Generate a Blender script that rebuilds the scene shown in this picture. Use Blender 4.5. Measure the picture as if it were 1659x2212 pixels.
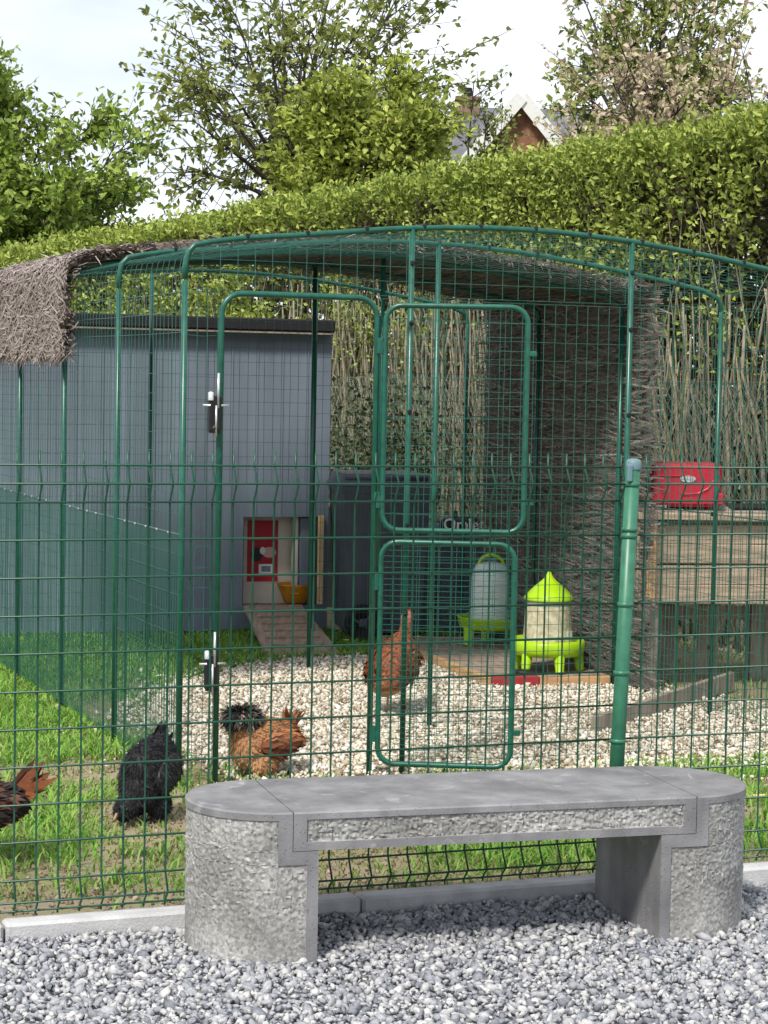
import bpy, bmesh, math, random
import numpy as np
from mathutils import Vector, Matrix, Euler
R = math.radians
rng = np.random.default_rng(11); random.seed(5)
for o in list(bpy.data.objects): bpy.data.objects.remove(o)
SC = bpy.context.scene; COL = SC.collection

# ------------------------------------------------------------------ camera
cd = bpy.data.cameras.new('camera'); cam = bpy.data.objects.new('camera', cd); COL.objects.link(cam)
cd.sensor_fit = 'VERTICAL'; cd.sensor_height = 24.0; cd.lens = 24.0*4500/2212
cd.clip_start = .1; cd.clip_end = 900
_p = math.atan(275/4500); _r = R(1.1)
_f = Vector((0, math.cos(_p), -math.sin(_p))); _u = Vector((0, math.sin(_p), math.cos(_p))); _x = Vector((1,0,0))
_X = math.cos(_r)*_x + math.sin(_r)*_u; _U = -math.sin(_r)*_x + math.cos(_r)*_u
cam.matrix_world = Matrix(((_X.x,_U.x,-_f.x,0),(_X.y,_U.y,-_f.y,0),(_X.z,_U.z,-_f.z,1.45),(0,0,0,1)))
SC.camera = cam
# ------------------------------------------------------------------ sky and sun (thin bright cloud, hazy sun behind the camera)
SUN_EL, SUN_AZ = 50, 205     # azimuth the light comes FROM, clockwise from +Y
W = bpy.data.worlds.new('World'); SC.world = W; W.use_nodes = True
nt = W.node_tree; nt.nodes.clear()
def wn(t, **k):
    n = nt.nodes.new(t)
    for a, b in k.items(): setattr(n, a, b)
    return n
sky = wn('ShaderNodeTexSky', sky_type='NISHITA', sun_disc=False, sun_elevation=R(SUN_EL), sun_rotation=R(SUN_AZ))
bg1 = wn('ShaderNodeBackground'); bg1.inputs[1].default_value = .12
nt.links.new(sky.outputs[0], bg1.inputs[0])
tc = wn('ShaderNodeTexCoord'); mp = wn('ShaderNodeMapping'); mp.inputs['Scale'].default_value = (2.2, 2.2, 7)
nz = wn('ShaderNodeTexNoise'); nz.inputs['Scale'].default_value = 1.9; nz.inputs['Detail'].default_value = 6; nz.inputs['Roughness'].default_value = .5
rp = wn('ShaderNodeValToRGB'); e = rp.color_ramp.elements
e[0].position = .36; e[0].color = (.44,.475,.545,1); e[1].position = .62; e[1].color = (.66,.675,.705,1)
bg2 = wn('ShaderNodeBackground'); bg2.inputs[1].default_value = .95
nt.links.new(tc.outputs['Generated'], mp.inputs[0]); nt.links.new(mp.outputs[0], nz.inputs[0]); nt.links.new(nz.outputs[0], rp.inputs[0]); nt.links.new(rp.outputs[0], bg2.inputs[0])
mx = wn('ShaderNodeMixShader'); mx.inputs[0].default_value = .88
nt.links.new(bg1.outputs[0], mx.inputs[1]); nt.links.new(bg2.outputs[0], mx.inputs[2])
wo = wn('ShaderNodeOutputWorld'); nt.links.new(mx.outputs[0], wo.inputs[0])
sl = bpy.data.lights.new('sun', 'SUN'); sl.energy = 2.25; sl.angle = R(9); sl.color = (1,.95,.87)
so = bpy.data.objects.new('sun', sl); COL.objects.link(so)
a = R(SUN_AZ); el = R(SUN_EL)
sdir = Vector((math.sin(a)*math.cos(el), math.cos(a)*math.cos(el), math.sin(el)))
so.rotation_euler = sdir.to_track_quat('Z','Y').to_euler()
VS = SC.view_settings; VS.view_transform = 'Standard'; VS.look = 'None'; VS.exposure = 1.03; VS.gamma = 1.0; VS.use_curve_mapping = False
SC.cycles.use_denoising = True; SC.cycles.max_bounces = 8; SC.cycles.transparent_max_bounces = 8

# ------------------------------------------------------------------ materials
def mat(name, col, rough=.7, spec=.3, metal=0, noise=0, nscale=20, col2=None, bump=0, bscale=60, trans=0, island=None, attr=None, stretch=None, detail=5, dist=.01):
    m = bpy.data.materials.new(name); m.use_nodes = True; t = m.node_tree; N = t.nodes; L = t.links
    b = N['Principled BSDF']; b.inputs['Roughness'].default_value = rough; b.inputs['Specular IOR Level'].default_value = spec; b.inputs['Metallic'].default_value = metal
    b.inputs['Base Color'].default_value = (*col, 1)
    cs = None
    tcn = N.new('ShaderNodeTexCoord'); vec = tcn.outputs['Object']
    if stretch:
        mpn = N.new('ShaderNodeMapping'); mpn.inputs['Scale'].default_value = stretch; L.new(vec, mpn.inputs[0]); vec = mpn.outputs[0]
    if island:
        g = N.new('ShaderNodeNewGeometry'); r = N.new('ShaderNodeValToRGB'); L.new(g.outputs['Random Per Island'], r.inputs[0])
        el_ = r.color_ramp.elements
        while len(el_) < len(island): el_.new(.5)
        for i, c in enumerate(island): el_[i].position = i/(len(island)-1); el_[i].color = (*c, 1)
        cs = r.outputs[0]
    if attr:
        at = N.new('ShaderNodeAttribute'); at.attribute_name = attr; cs = at.outputs['Color']
    if noise:
        n = N.new('ShaderNodeTexNoise'); n.inputs['Scale'].default_value = nscale; n.inputs['Detail'].default_value = detail; L.new(vec, n.inputs[0])
        r2 = N.new('ShaderNodeMapRange'); r2.inputs[1].default_value = .3; r2.inputs[2].default_value = .7; L.new(n.outputs[0], r2.inputs[0])
        mi = N.new('ShaderNodeMix'); mi.data_type = 'RGBA'
        if col2 is None:
            mi.blend_type = 'MULTIPLY'; mi.inputs[0].default_value = 1
            r2.inputs[3].default_value = 1-noise; r2.inputs[4].default_value = 1+noise*.4
            if cs: L.new(cs, mi.inputs[6])
            else: mi.inputs[6].default_value = (*col,1)
            L.new(r2.outputs[0], mi.inputs[7])
        else:
            L.new(r2.outputs[0], mi.inputs[0])
            if cs: L.new(cs, mi.inputs[6])
            else: mi.inputs[6].default_value = (*col,1)
            mi.inputs[7].default_value = (*col2,1)
        cs = mi.outputs[2]
    if cs: L.new(cs, b.inputs['Base Color'])
    if bump:
        n = N.new('ShaderNodeTexNoise'); n.inputs['Scale'].default_value = bscale; n.inputs['Detail'].default_value = 4; L.new(vec, n.inputs[0])
        bp = N.new('ShaderNodeBump'); bp.inputs['Strength'].default_value = bump; bp.inputs['Distance'].default_value = dist
        L.new(n.outputs[0], bp.inputs['Height']); L.new(bp.outputs[0], b.inputs['Normal'])
    if trans:
        tr = N.new('ShaderNodeBsdfTranslucent'); ms = N.new('ShaderNodeMixShader'); ms.inputs[0].default_value = trans
        if cs: L.new(cs, tr.inputs[0])
        else: tr.inputs[0].default_value = (*col,1)
        L.new(b.outputs[0], ms.inputs[1]); L.new(tr.outputs[0], ms.inputs[2]); L.new(ms.outputs[0], N['Material Output'].inputs[0])
    return m
def glassy(name, col, rough=.25, trans=.55):
    return mat(name, col, rough, .5, trans=trans, noise=.12, nscale=9)

M = {}
M['green'] = mat('green powder coat', (.007,.092,.06), .32, .5, noise=.3, nscale=35)
M['gwire'] = mat('green coated wire', (.018,.10,.075), .35, .5)
M['fwire'] = mat('dark green fence wire', (.005,.062,.036), .35, .45)
M['postg'] = mat('mid green post coat', (.030,.155,.088), .4, .5, noise=.25, nscale=30)
M['capg'] = mat('grey blue plastic cap', (.12,.2,.22), .45)
M['clip'] = mat('black plastic', (.012,.012,.014), .4, noise=.2)
M['pin'] = mat('zinc plated pin', (.62,.62,.62), .3, metal=.7, noise=.1)
M['shed'] = mat('blue grey painted boards', (.172,.208,.258), .6, noise=.24, nscale=6, bump=.15, bscale=90, stretch=(1,1,.15))
M['felt'] = mat('black roofing felt', (.018,.017,.02), .85, noise=.3, nscale=60, bump=.4, bscale=200)
M['cream'] = mat('cream painted inner wall', (.62,.56,.47), .7, noise=.15, nscale=7)
M['dark'] = mat('dark interior', (.03,.03,.035), .9, noise=.2)
M['red'] = mat('red painted board', (.36,.028,.035), .5, noise=.2, nscale=12)
M['poster'] = mat('red poster print', (.42,.02,.035), .55, noise=.1, nscale=5)
M['pink'] = mat('pale pink print', (.68,.42,.40), .6, noise=.15, nscale=15)
M['black'] = mat('black print', (.03,.03,.033), .6, noise=.2)
M['white'] = mat('white print', (.75,.75,.73), .6, noise=.08)
M['bowl'] = mat('amber glazed bowl', (.50,.20,.015), .25, .5, noise=.35, nscale=14)
M['woodp'] = mat('pale weathered plank', (.36,.27,.2), .8, noise=.35, nscale=5, stretch=(9,1.2,9), bump=.4, bscale=30)
M['batten'] = mat('new pine batten', (.68,.46,.24), .6, noise=.2, nscale=8, stretch=(8,8,1))
M['bin'] = mat('charcoal bin plastic', (.07,.08,.108), .42, .4, noise=.2, nscale=8, bump=.1, bscale=150)
M['rubber'] = mat('black rubber', (.02,.02,.021), .8, noise=.3)
M['lime'] = mat('lime green plastic', (.44,.72,.012), .32, .5, noise=.12, nscale=10, trans=.2)
M['dome'] = glassy('frosted drinker plastic', (.86,.95,.92), trans=.3)
M['hopper'] = mat('frosted hopper full of grain', (.60,.58,.42), .35, .5, noise=.55, nscale=38, col2=(.36,.30,.17), detail=3)
M['hopperu'] = glassy('frosted hopper plastic', (.42,.48,.36))
M['deck'] = mat('weathered deck board', (.33,.25,.20), .8, noise=.35, nscale=5, stretch=(9,1.2,9), bump=.3, bscale=40)
M['deckedge'] = mat('warm sawn timber edge', (.52,.31,.15), .7, noise=.3, nscale=6, stretch=(1.5,9,9))
M['timber'] = mat('sawn planter timber', (.44,.34,.245), .8, noise=.45, nscale=5, stretch=(1.2,9,11), bump=.4, bscale=30)
M['timberg'] = mat('greyed planter timber', (.31,.26,.21), .85, noise=.4, nscale=5, stretch=(9,9,1.2), bump=.4, bscale=30)
M['boxred'] = mat('glossy red plastic', (.45,.008,.03), .35, .5, noise=.1, nscale=6)
M['silver'] = mat('silver badge', (.65,.65,.66), .3, metal=.6, noise=.2, nscale=60)
M['kerb'] = mat('pale concrete', (.50,.50,.50), .8, noise=.2, nscale=14, bump=.25, bscale=120)
M['bag'] = mat('blue grey woven bag', (.16,.2,.28), .8, noise=.5, nscale=45)
M['grain'] = mat('yellow petals', (.75,.55,.01), .6, noise=.2)
M['stalk'] = mat('green stalk', (.08,.2,.03), .6, noise=.2)
M['slate'] = mat('grey slate roof', (.15,.155,.17), .7, noise=.35, nscale=3, bump=.3, bscale=12)
M['brick'] = mat('red brickwork', (.25,.115,.07), .85, noise=.45, nscale=5, bump=.3, bscale=20)
M['chimney'] = mat('weathered brick chimney', (.24,.16,.12), .85, noise=.45, nscale=5)
M['barge'] = mat('white painted bargeboard', (.6,.6,.58), .5, noise=.1)
M['bark'] = mat('dark bark', (.06,.05,.038), .9, noise=.4, nscale=25)
M['stem'] = mat('pale hedge stem', (.28,.25,.18), .85, noise=.5, nscale=9, stretch=(4,4,1), bump=.5, bscale=60)
M['stemg'] = mat('grey green hedge stem', (.25,.24,.125), .85, noise=.45, nscale=11, stretch=(4,4,1), bump=.5, bscale=60)
M['galv'] = mat('dull galvanised wire', (.17,.20,.17), .5, .5, metal=.3)
M['gravel'] = mat('crushed limestone', (.3,.3,.3), .75, .3, island=[(.17,.178,.20),(.24,.25,.275),(.30,.31,.335),(.35,.355,.375),(.41,.412,.42),(.46,.46,.455),(.55,.545,.53)], noise=.25, nscale=120)
M['chips'] = mat('cream stone chippings', (.6,.55,.45), .75, .3, island=[(.30,.24,.16),(.46,.40,.30),(.60,.54,.42),(.68,.62,.50),(.74,.69,.58),(.82,.78,.70)], noise=.2, nscale=100)
M['gbase'] = mat('gravel bed', (.26,.265,.285), .95, noise=.5, nscale=70, bump=.8, bscale=90)
M['soil'] = mat('trodden earth', (.30,.23,.17), .95, noise=1, nscale=3.2, col2=(.21,.20,.09), bump=.7, bscale=45, detail=9)
M['ground'] = mat('rough grass ground', (.09,.15,.035), .95, noise=1, nscale=.8, col2=(.15,.13,.07), bump=.5, bscale=20)
M['runbed'] = mat('sandy chipping bed', (.38,.32,.23), .95, noise=.5, nscale=30, bump=.6, bscale=60)
M['grass'] = mat('grass blades', (.1,.25,.03), .55, .3, island=[(.09,.20,.028),(.14,.31,.04),(.19,.40,.05),(.26,.46,.075),(.34,.42,.13)], trans=.35)
M['moss'] = mat('mossy dry blades', (.2,.22,.08), .7, .2, island=[(.13,.15,.045),(.2,.23,.07),(.27,.25,.12),(.33,.28,.17)], trans=.25)
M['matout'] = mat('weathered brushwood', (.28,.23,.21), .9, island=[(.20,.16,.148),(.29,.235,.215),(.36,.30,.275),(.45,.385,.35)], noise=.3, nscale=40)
M['matin'] = mat('dark brushwood', (.12,.09,.08), .9, island=[(.15,.118,.10),(.18,.145,.125),(.20,.16,.14),(.23,.185,.163),(.26,.21,.185),(.31,.255,.225),(.42,.36,.31)], noise=.3, nscale=40)  # less weathered inner side, with shade also put into its darker brown
M['matbody'] = mat('brushwood core', (.16,.125,.11), .95, noise=.5, nscale=30, bump=.8, bscale=60, stretch=(1,.2,1))
M['shell'] = mat('white feather', (.8,.8,.78), .6, noise=.05)
def concrete_mat():
    m = mat('cast grey concrete', (.2,.2,.21), .5, .5)
    t = m.node_tree; N = t.nodes; L = t.links; b = N['Principled BSDF']
    at = N.new('ShaderNodeAttribute'); at.attribute_name = 'rough'
    tcn = N.new('ShaderNodeTexCoord')
    n1 = N.new('ShaderNodeTexNoise'); n1.inputs['Scale'].default_value = 7; n1.inputs['Detail'].default_value = 7; L.new(tcn.outputs['Object'], n1.inputs[0])
    r1 = N.new('ShaderNodeValToRGB'); q = r1.color_ramp.elements; q[0].position = .3; q[0].color = (.15,.148,.153,1); q[1].position = .72; q[1].color = (.26,.255,.26,1); L.new(n1.outputs[0], r1.inputs[0])
    # pale scuffs
    n3 = N.new('ShaderNodeTexNoise'); n3.inputs['Scale'].default_value = 11; n3.inputs['Detail'].default_value = 5; n3.inputs['Distortion'].default_value = 1.2; L.new(tcn.outputs['Object'], n3.inputs[0])
    r3 = N.new('ShaderNodeMapRange'); r3.inputs[1].default_value = .63; r3.inputs[2].default_value = .74; r3.inputs[4].default_value = .85; L.new(n3.outputs[0], r3.inputs[0])
    mx3 = N.new('ShaderNodeMix'); mx3.data_type = 'RGBA'; L.new(r3.outputs[0], mx3.inputs[0]); L.new(r1.outputs[0], mx3.inputs[6]); mx3.inputs[7].default_value = (.36,.36,.36,1)
    n2 = N.new('ShaderNodeTexNoise'); n2.inputs['Scale'].default_value = 5; n2.inputs['Detail'].default_value = 8; L.new(tcn.outputs['Object'], n2.inputs[0])
    r2 = N.new('ShaderNodeValToRGB'); q = r2.color_ramp.elements; q[0].position = .32; q[0].color = (.19,.187,.175,1); q[1].position = .68; q[1].color = (.36,.355,.34,1); L.new(n2.outputs[0], r2.inputs[0])
    vo = N.new('ShaderNodeTexVoronoi'); vo.inputs['Scale'].default_value = 135; L.new(tcn.outputs['Object'], vo.inputs[0])
    rv_ = N.new('ShaderNodeMapRange'); rv_.inputs[1].default_value = 0; rv_.inputs[2].default_value = 1; rv_.inputs[3].default_value = .55; rv_.inputs[4].default_value = 1.45; L.new(vo.outputs['Color'], rv_.inputs[0])
    mm = N.new('ShaderNodeMix'); mm.data_type = 'RGBA'; mm.blend_type = 'MULTIPLY'; mm.inputs[0].default_value = 1; L.new(r2.outputs[0], mm.inputs[6]); L.new(rv_.outputs[0], mm.inputs[7]); r2 = mm
    mi = N.new('ShaderNodeMix'); mi.data_type = 'RGBA'; 
    mpn = N.new('ShaderNodeMapping'); mpn.inputs['Scale'].default_value = (16,16,1.6); L.new(tcn.outputs['Object'], mpn.inputs[0])
    ns_ = N.new('ShaderNodeTexNoise'); ns_.inputs['Scale'].default_value = 1; ns_.inputs['Detail'].default_value = 5; L.new(mpn.outputs[0], ns_.inputs[0])
    rs_ = N.new('ShaderNodeMapRange'); rs_.inputs[1].default_value = .35; rs_.inputs[2].default_value = .65; rs_.inputs[3].default_value = .82; rs_.inputs[4].default_value = 1.07; L.new(ns_.outputs[0], rs_.inputs[0])
    vp = N.new('ShaderNodeTexVoronoi'); vp.inputs['Scale'].default_value = 75; L.new(tcn.outputs['Object'], vp.inputs[0])
    rp_ = N.new('ShaderNodeMapRange'); rp_.inputs[1].default_value = .10; rp_.inputs[2].default_value = .18; rp_.inputs[3].default_value = .5; rp_.inputs[4].default_value = 1; L.new(vp.outputs['Distance'], rp_.inputs[0])
    mu = N.new('ShaderNodeMath'); mu.operation = 'MULTIPLY'; L.new(rs_.outputs[0], mu.inputs[0]); L.new(rp_.outputs[0], mu.inputs[1])
    mst = N.new('ShaderNodeMix'); mst.data_type = 'RGBA'; mst.blend_type = 'MULTIPLY'; mst.inputs[0].default_value = 1; L.new(mx3.outputs[2], mst.inputs[6]); L.new(mu.outputs[0], mst.inputs[7]); mx3 = mst
    L.new(at.outputs['Fac'], mi.inputs[0]); L.new(mx3.outputs[2], mi.inputs[6]); L.new(r2.outputs[2], mi.inputs[7]); L.new(mi.outputs[2], b.inputs['Base Color'])
    nb = N.new('ShaderNodeTexNoise'); nb.inputs['Scale'].default_value = 150; nb.inputs['Detail'].default_value = 5; L.new(tcn.outputs['Object'], nb.inputs[0])
    bp = N.new('ShaderNodeBump'); bp.inputs['Strength'].default_value = .35; bp.inputs['Distance'].default_value = .004; L.new(nb.outputs[0], bp.inputs['Height']); L.new(bp.outputs[0], b.inputs['Normal'])
    return m
M['conc'] = concrete_mat()
def leafmat(name, cols, trans=.3): return mat(name, cols[0], .5, .35, island=cols, trans=trans)
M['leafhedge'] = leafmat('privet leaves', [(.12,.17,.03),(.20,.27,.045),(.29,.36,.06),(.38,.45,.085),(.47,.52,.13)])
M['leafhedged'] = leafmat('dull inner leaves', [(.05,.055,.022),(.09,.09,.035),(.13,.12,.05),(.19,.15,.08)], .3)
M['leafleft'] = leafmat('fresh green leaves', [(.12,.20,.035),(.19,.28,.045),(.27,.37,.06),(.36,.46,.09)])
M['leafmid'] = leafmat('dark olive leaves', [(.12,.15,.035),(.19,.225,.05),(.26,.295,.07),(.35,.38,.11)], .35)
M['leafyel'] = leafmat('yellow green leaves', [(.18,.24,.04),(.28,.34,.055),(.37,.43,.075),(.47,.51,.12)])
M['leafolive'] = leafmat('olive leaves', [(.15,.19,.045),(.23,.27,.065),(.32,.35,.10),(.40,.40,.15)])
M['leafcop'] = leafmat('coppery young leaves', [(.36,.27,.18),(.48,.38,.27),(.58,.48,.36),(.40,.37,.19),(.68,.58,.46)])
M['plume'] = mat('feathers', (.1,.1,.1), .6, .25, attr='Col', noise=.3, nscale=60)
M['plumefluff'] = mat('fluffy feathers', (.1,.1,.1), .75, .15, attr='Col', trans=.2)
M['comb'] = mat('red comb skin', (.55,.10,.09), .5, noise=.2, nscale=60)
M['beak'] = mat('horn beak', (.35,.25,.12), .4, noise=.1)
M['eye'] = mat('dark eye', (.01,.008,.006), .15, .6)

# ------------------------------------------------------------------ mesh helpers
class G:
    def __init__(s): s.v = []; s.f = []
    def add(s, vs, fs):
        n = len(s.v); s.v.extend([tuple(p) for p in vs]); s.f.extend([tuple(i+n for i in f) for f in fs]); return s
    def box(s, c, d, rot=None, bev=0):
        x, y, z = d[0]/2, d[1]/2, d[2]/2
        if bev:
            b = min(bev, x*.9, y*.9, z*.9); vs = []
            for sx in (-1,1):
                for sy in (-1,1):
                    for sz in (-1,1): vs += [(sx*(x-b), sy*(y-b), sz*z), (sx*(x-b), sy*y, sz*(z-b)), (sx*x, sy*(y-b), sz*(z-b))]
            bm = bmesh.new(); [bm.verts.new(q) for q in vs]
            bmesh.ops.convex_hull(bm, input=bm.verts); bm.verts.index_update()
            vs = [v.co.copy() for v in bm.verts]; fs = [[v.index for v in f.verts] for f in bm.faces]; bm.free()
        else:
            vs = [Vector((i*x, j*y, k*z)) for i in (-1,1) for j in (-1,1) for k in (-1,1)]
            fs = [(0,1,3,2),(4,6,7,5),(0,4,5,1),(2,3,7,6),(0,2,6,4),(1,5,7,3)]
        m = rot if rot is not None else Matrix.Identity(3)
        return s.add([m @ Vector(q) + Vector(c) for q in vs], fs)
    def tube(s, pts, r, n=6, cap=True, closed=False):
        pts = [Vector(q) for q in pts]; k = len(pts); rr = r if hasattr(r, '__len__') else [r]*k
        t0 = (pts[1]-pts[0]).normalized(); up = Vector((0,0,1)) if abs(t0.z) < .9 else Vector((1,0,0))
        nrm = (up - t0*up.dot(t0)).normalized(); vs = []
        for i in range(k):
            if closed: t = (pts[(i+1)%k]-pts[i-1]).normalized()
            else: t = (pts[min(i+1,k-1)]-pts[max(i-1,0)]).normalized()
            nrm = (nrm - t*nrm.dot(t)).normalized(); b = t.cross(nrm)
            for j in range(n):
                a = 2*math.pi*(j+.5)/n; vs.append(pts[i] + (nrm*math.cos(a)+b*math.sin(a))*rr[i])
        fs = []
        for i in range(k if closed else k-1):
            i2 = (i+1) % k
            for j in range(n): fs.append((i*n+j, i*n+(j+1)%n, i2*n+(j+1)%n, i2*n+j))
        if cap and not closed: fs += [tuple(range(n))[::-1], tuple(range((k-1)*n, k*n))]
        return s.add(vs, fs)
    def lathe(s, prof, n=24, c=(0,0,0), cap0=False, cap1=False):
        vs = []; fs = []; k = len(prof)
        for (r, z) in prof:
            for j in range(n): a = 2*math.pi*j/n; vs.append((c[0]+r*math.cos(a), c[1]+r*math.sin(a), c[2]+z))
        for i in range(k-1):
            for j in range(n): fs.append((i*n+j, i*n+(j+1)%n, (i+1)*n+(j+1)%n, (i+1)*n+j))
        if cap0: fs.append(tuple(range(n))[::-1])
        if cap1: fs.append(tuple(range((k-1)*n, k*n)))
        return s.add(vs, fs)
    def build(s, name, m, parent=None, smooth=False, loc=None):
        me = bpy.data.meshes.new(name); me.from_pydata(s.v, [], s.f); me.update()
        return link(name, me, m, parent, smooth, loc)
def link(name, me, m, parent=None, smooth=False, loc=None):
    if m is not None and not me.materials: me.materials.append(m)
    if smooth: me.polygons.foreach_set('use_smooth', [True]*len(me.polygons))
    o = bpy.data.objects.new(name, me); COL.objects.link(o)
    if parent: o.parent = parent
    if loc is not None: o.location = loc
    return o
def tag(o, label=None, cat=None, group=None, kind=None):
    if label: o['label'] = label
    if cat: o['category'] = cat
    if group: o['group'] = group
    if kind: o['kind'] = kind
    return o
def thing(name, label, cat, loc=(0,0,0), rz=0, group=None):
    o = bpy.data.objects.new(name, None); COL.objects.link(o); o.location = loc; o.rotation_euler = (0,0,rz); o.empty_display_size = .1
    return tag(o, label, cat, group)
def npmesh(name, v, faces_flat, sizes):
    """v Nx3, faces_flat loop indices, sizes polygon sizes"""
    me = bpy.data.meshes.new(name); v = np.ascontiguousarray(v, dtype=np.float32)
    me.vertices.add(len(v)); me.vertices.foreach_set('co', v.ravel())
    me.loops.add(len(faces_flat)); me.loops.foreach_set('vertex_index', np.asarray(faces_flat, dtype=np.int32))
    me.polygons.add(len(sizes)); st = np.concatenate([[0], np.cumsum(sizes)[:-1]]).astype(np.int32)
    me.polygons.foreach_set('loop_start', st); me.polygons.foreach_set('loop_total', np.asarray(sizes, dtype=np.int32))
    me.update(calc_edges=True); me.validate(); return me
def norm(a): return a/np.maximum(np.linalg.norm(a, axis=-1, keepdims=True), 1e-9)
def leaves_mesh(name, P, D, Nn, L, Wd, fold=.25):
    """one folded rhombus leaf per point: base P, pointing along D, face normal Nn, length L, width Wd"""
    n = len(P); D = norm(D); S = norm(np.cross(Nn, D)); Nn = norm(np.cross(D, S)); L = L.reshape(-1,1); Wd = Wd.reshape(-1,1)
    V = np.empty((n,4,3)); V[:,0] = P; V[:,1] = P + D*L*.5 + S*Wd*.5 + Nn*Wd*fold; V[:,2] = P + D*L - Nn*L*.08; V[:,3] = P + D*L*.5 - S*Wd*.5 + Nn*Wd*fold
    b = (np.arange(n)*4).reshape(-1,1)
    F = np.concatenate([b+np.array([[0,1,2]]), b+np.array([[0,2,3]])], axis=1).ravel()
    return npmesh(name, V.reshape(-1,3), F, [3]*(2*n))
def blades_mesh(name, P, D, S, L, Wd, bend, col=None, droop=None):
    """tapering strips of two segments: base P, initial direction D, side S, bend vector"""
    n = len(P); L = L.reshape(-1,1); Wd = Wd.reshape(-1,1)
    V = np.empty((n,5,3)); V[:,0] = P - S*Wd*.5; V[:,1] = P + S*Wd*.5
    mid = P + D*L*.55 + bend*L*.12; V[:,2] = mid + S*Wd*.42; V[:,3] = mid - S*Wd*.42; V[:,4] = P + D*L*.95 + bend*L*.5
    b = (np.arange(n)*5).reshape(-1,1)
    F = np.concatenate([b+np.array([[0,1,2,3]]), b+np.array([[3,2,4]])], axis=1).ravel()
    me = npmesh(name, V.reshape(-1,3), F, [4,3]*n)
    if col is not None:
        at = me.attributes.new('Col', 'FLOAT_COLOR', 'POINT'); c = np.ones((n,5,4), dtype=np.float32); c[:,:,:3] = col[:,None,:]
        at.data.foreach_set('color', c.ravel())
    return me
def rand_dirs(n): return norm(rng.normal(size=(n,3)))
def vnoise(x, y, seed=0, octaves=3):
    """smooth value noise in 0..1"""
    out = np.zeros_like(x, dtype=float); amp = 1; tot = 0; r = np.random.default_rng(seed)
    for o in range(octaves):
        T = r.random((64,64)); xi = np.floor(x).astype(int); yi = np.floor(y).astype(int); fx = x-xi; fy = y-yi
        fx = fx*fx*(3-2*fx); fy = fy*fy*(3-2*fy)
        g = lambda a, b: T[a % 64, b % 64]
        out += amp*((g(xi,yi)*(1-fx)+g(xi+1,yi)*fx)*(1-fy)+(g(xi,yi+1)*(1-fx)+g(xi+1,yi+1)*fx)*fy); tot += amp
        amp *= .5; x = x*2+13.7; y = y*2+5.1
    return out/tot
# rock templates: low-poly crushed stones, 5 rings x 6 sides
def rock_templates(k, nr=3, ns=6):
    T = []
    for i in range(k):
        v = [(0,0,1)]
        for a in range(1, nr+1):
            th = math.pi*a/(nr+1)
            for b in range(ns): ph = 2*math.pi*(b+.5*(a%2))/ns; v.append((math.sin(th)*math.cos(ph), math.sin(th)*math.sin(ph), math.cos(th)))
        v.append((0,0,-1)); v = np.array(v); v *= 1+rng.uniform(-.30,.24,(len(v),1)); v *= np.array([1.12, rng.uniform(.5,.85), rng.uniform(.38,.7)])
        T.append(v)
    f = [(0,1+b,1+(b+1)%ns) for b in range(ns)]
    for a in range(nr-1):
        o1 = 1+a*ns; o2 = 1+(a+1)*ns
        for b in range(ns):
            c, d = (b+1) % ns, b
            if a % 2 == 0: f += [(o1+b, o2+b, o1+c), (o1+c, o2+b, o2+c)]
            else: f += [(o1+b, o2+b, o2+c), (o1+b, o2+c, o1+c)]
    last = 1+nr*ns; o = 1+(nr-1)*ns
    f += [(last, o+(b+1)%ns, o+b) for b in range(ns)]
    return T, np.array(f)
def rocks_mesh(name, P, size, T, F):
    n = len(P); idx = rng.integers(0, len(T), n); T = np.array(T); V = T[idx]*size.reshape(-1,1,1)
    q = norm(rng.normal(size=(n,4))*np.array([1,.35,.35,1])); w,x,y,z = q.T      # mostly lying flat
    Rm = np.stack([1-2*(y*y+z*z),2*(x*y-w*z),2*(x*z+w*y),2*(x*y+w*z),1-2*(x*x+z*z),2*(y*z-w*x),2*(x*z-w*y),2*(y*z+w*x),1-2*(x*x+y*y)],1).reshape(n,3,3)
    V = np.einsum('nij,nkj->nki', Rm, V) + P[:,None,:]; nv = V.shape[1]
    Fa = (F[None]+ (np.arange(n)*nv)[:,None,None]).ravel()
    return npmesh(name, V.reshape(-1,3), Fa, [3]*(n*len(F)))

# ------------------------------------------------------------------ frames of reference measured on site
OX, OY, YAW, MO = -.721, 7.418, R(22), .915          # front-left corner of the run, its yaw, one frame module
ru = np.array([math.cos(YAW), math.sin(YAW)]); rv = np.array([-math.sin(YAW), math.cos(YAW)])
def run2w(t, d, z=0): return (OX+ru[0]*t+rv[0]*d, OY+ru[1]*t+rv[1]*d, z)
def w2run(x, y): return (x-OX)*ru[0]+(y-OY)*ru[1], (x-OX)*rv[0]+(y-OY)*rv[1]
FX, FY, FYAW = -.998, 5.449, R(21.2)                # fence line
fu = np.array([math.cos(FYAW), math.sin(FYAW)]); fn = np.array([-math.sin(FYAW), math.cos(FYAW)])
def fence_d(x, y): return (x-FX)*fn[0]+(y-FY)*fn[1]
BX, BY, BYAW = -.216, 5.216, R(16.2)                 # bench front seam
BL, BW, BH, SLAB = 1.116, .458, .364, .10

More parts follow.
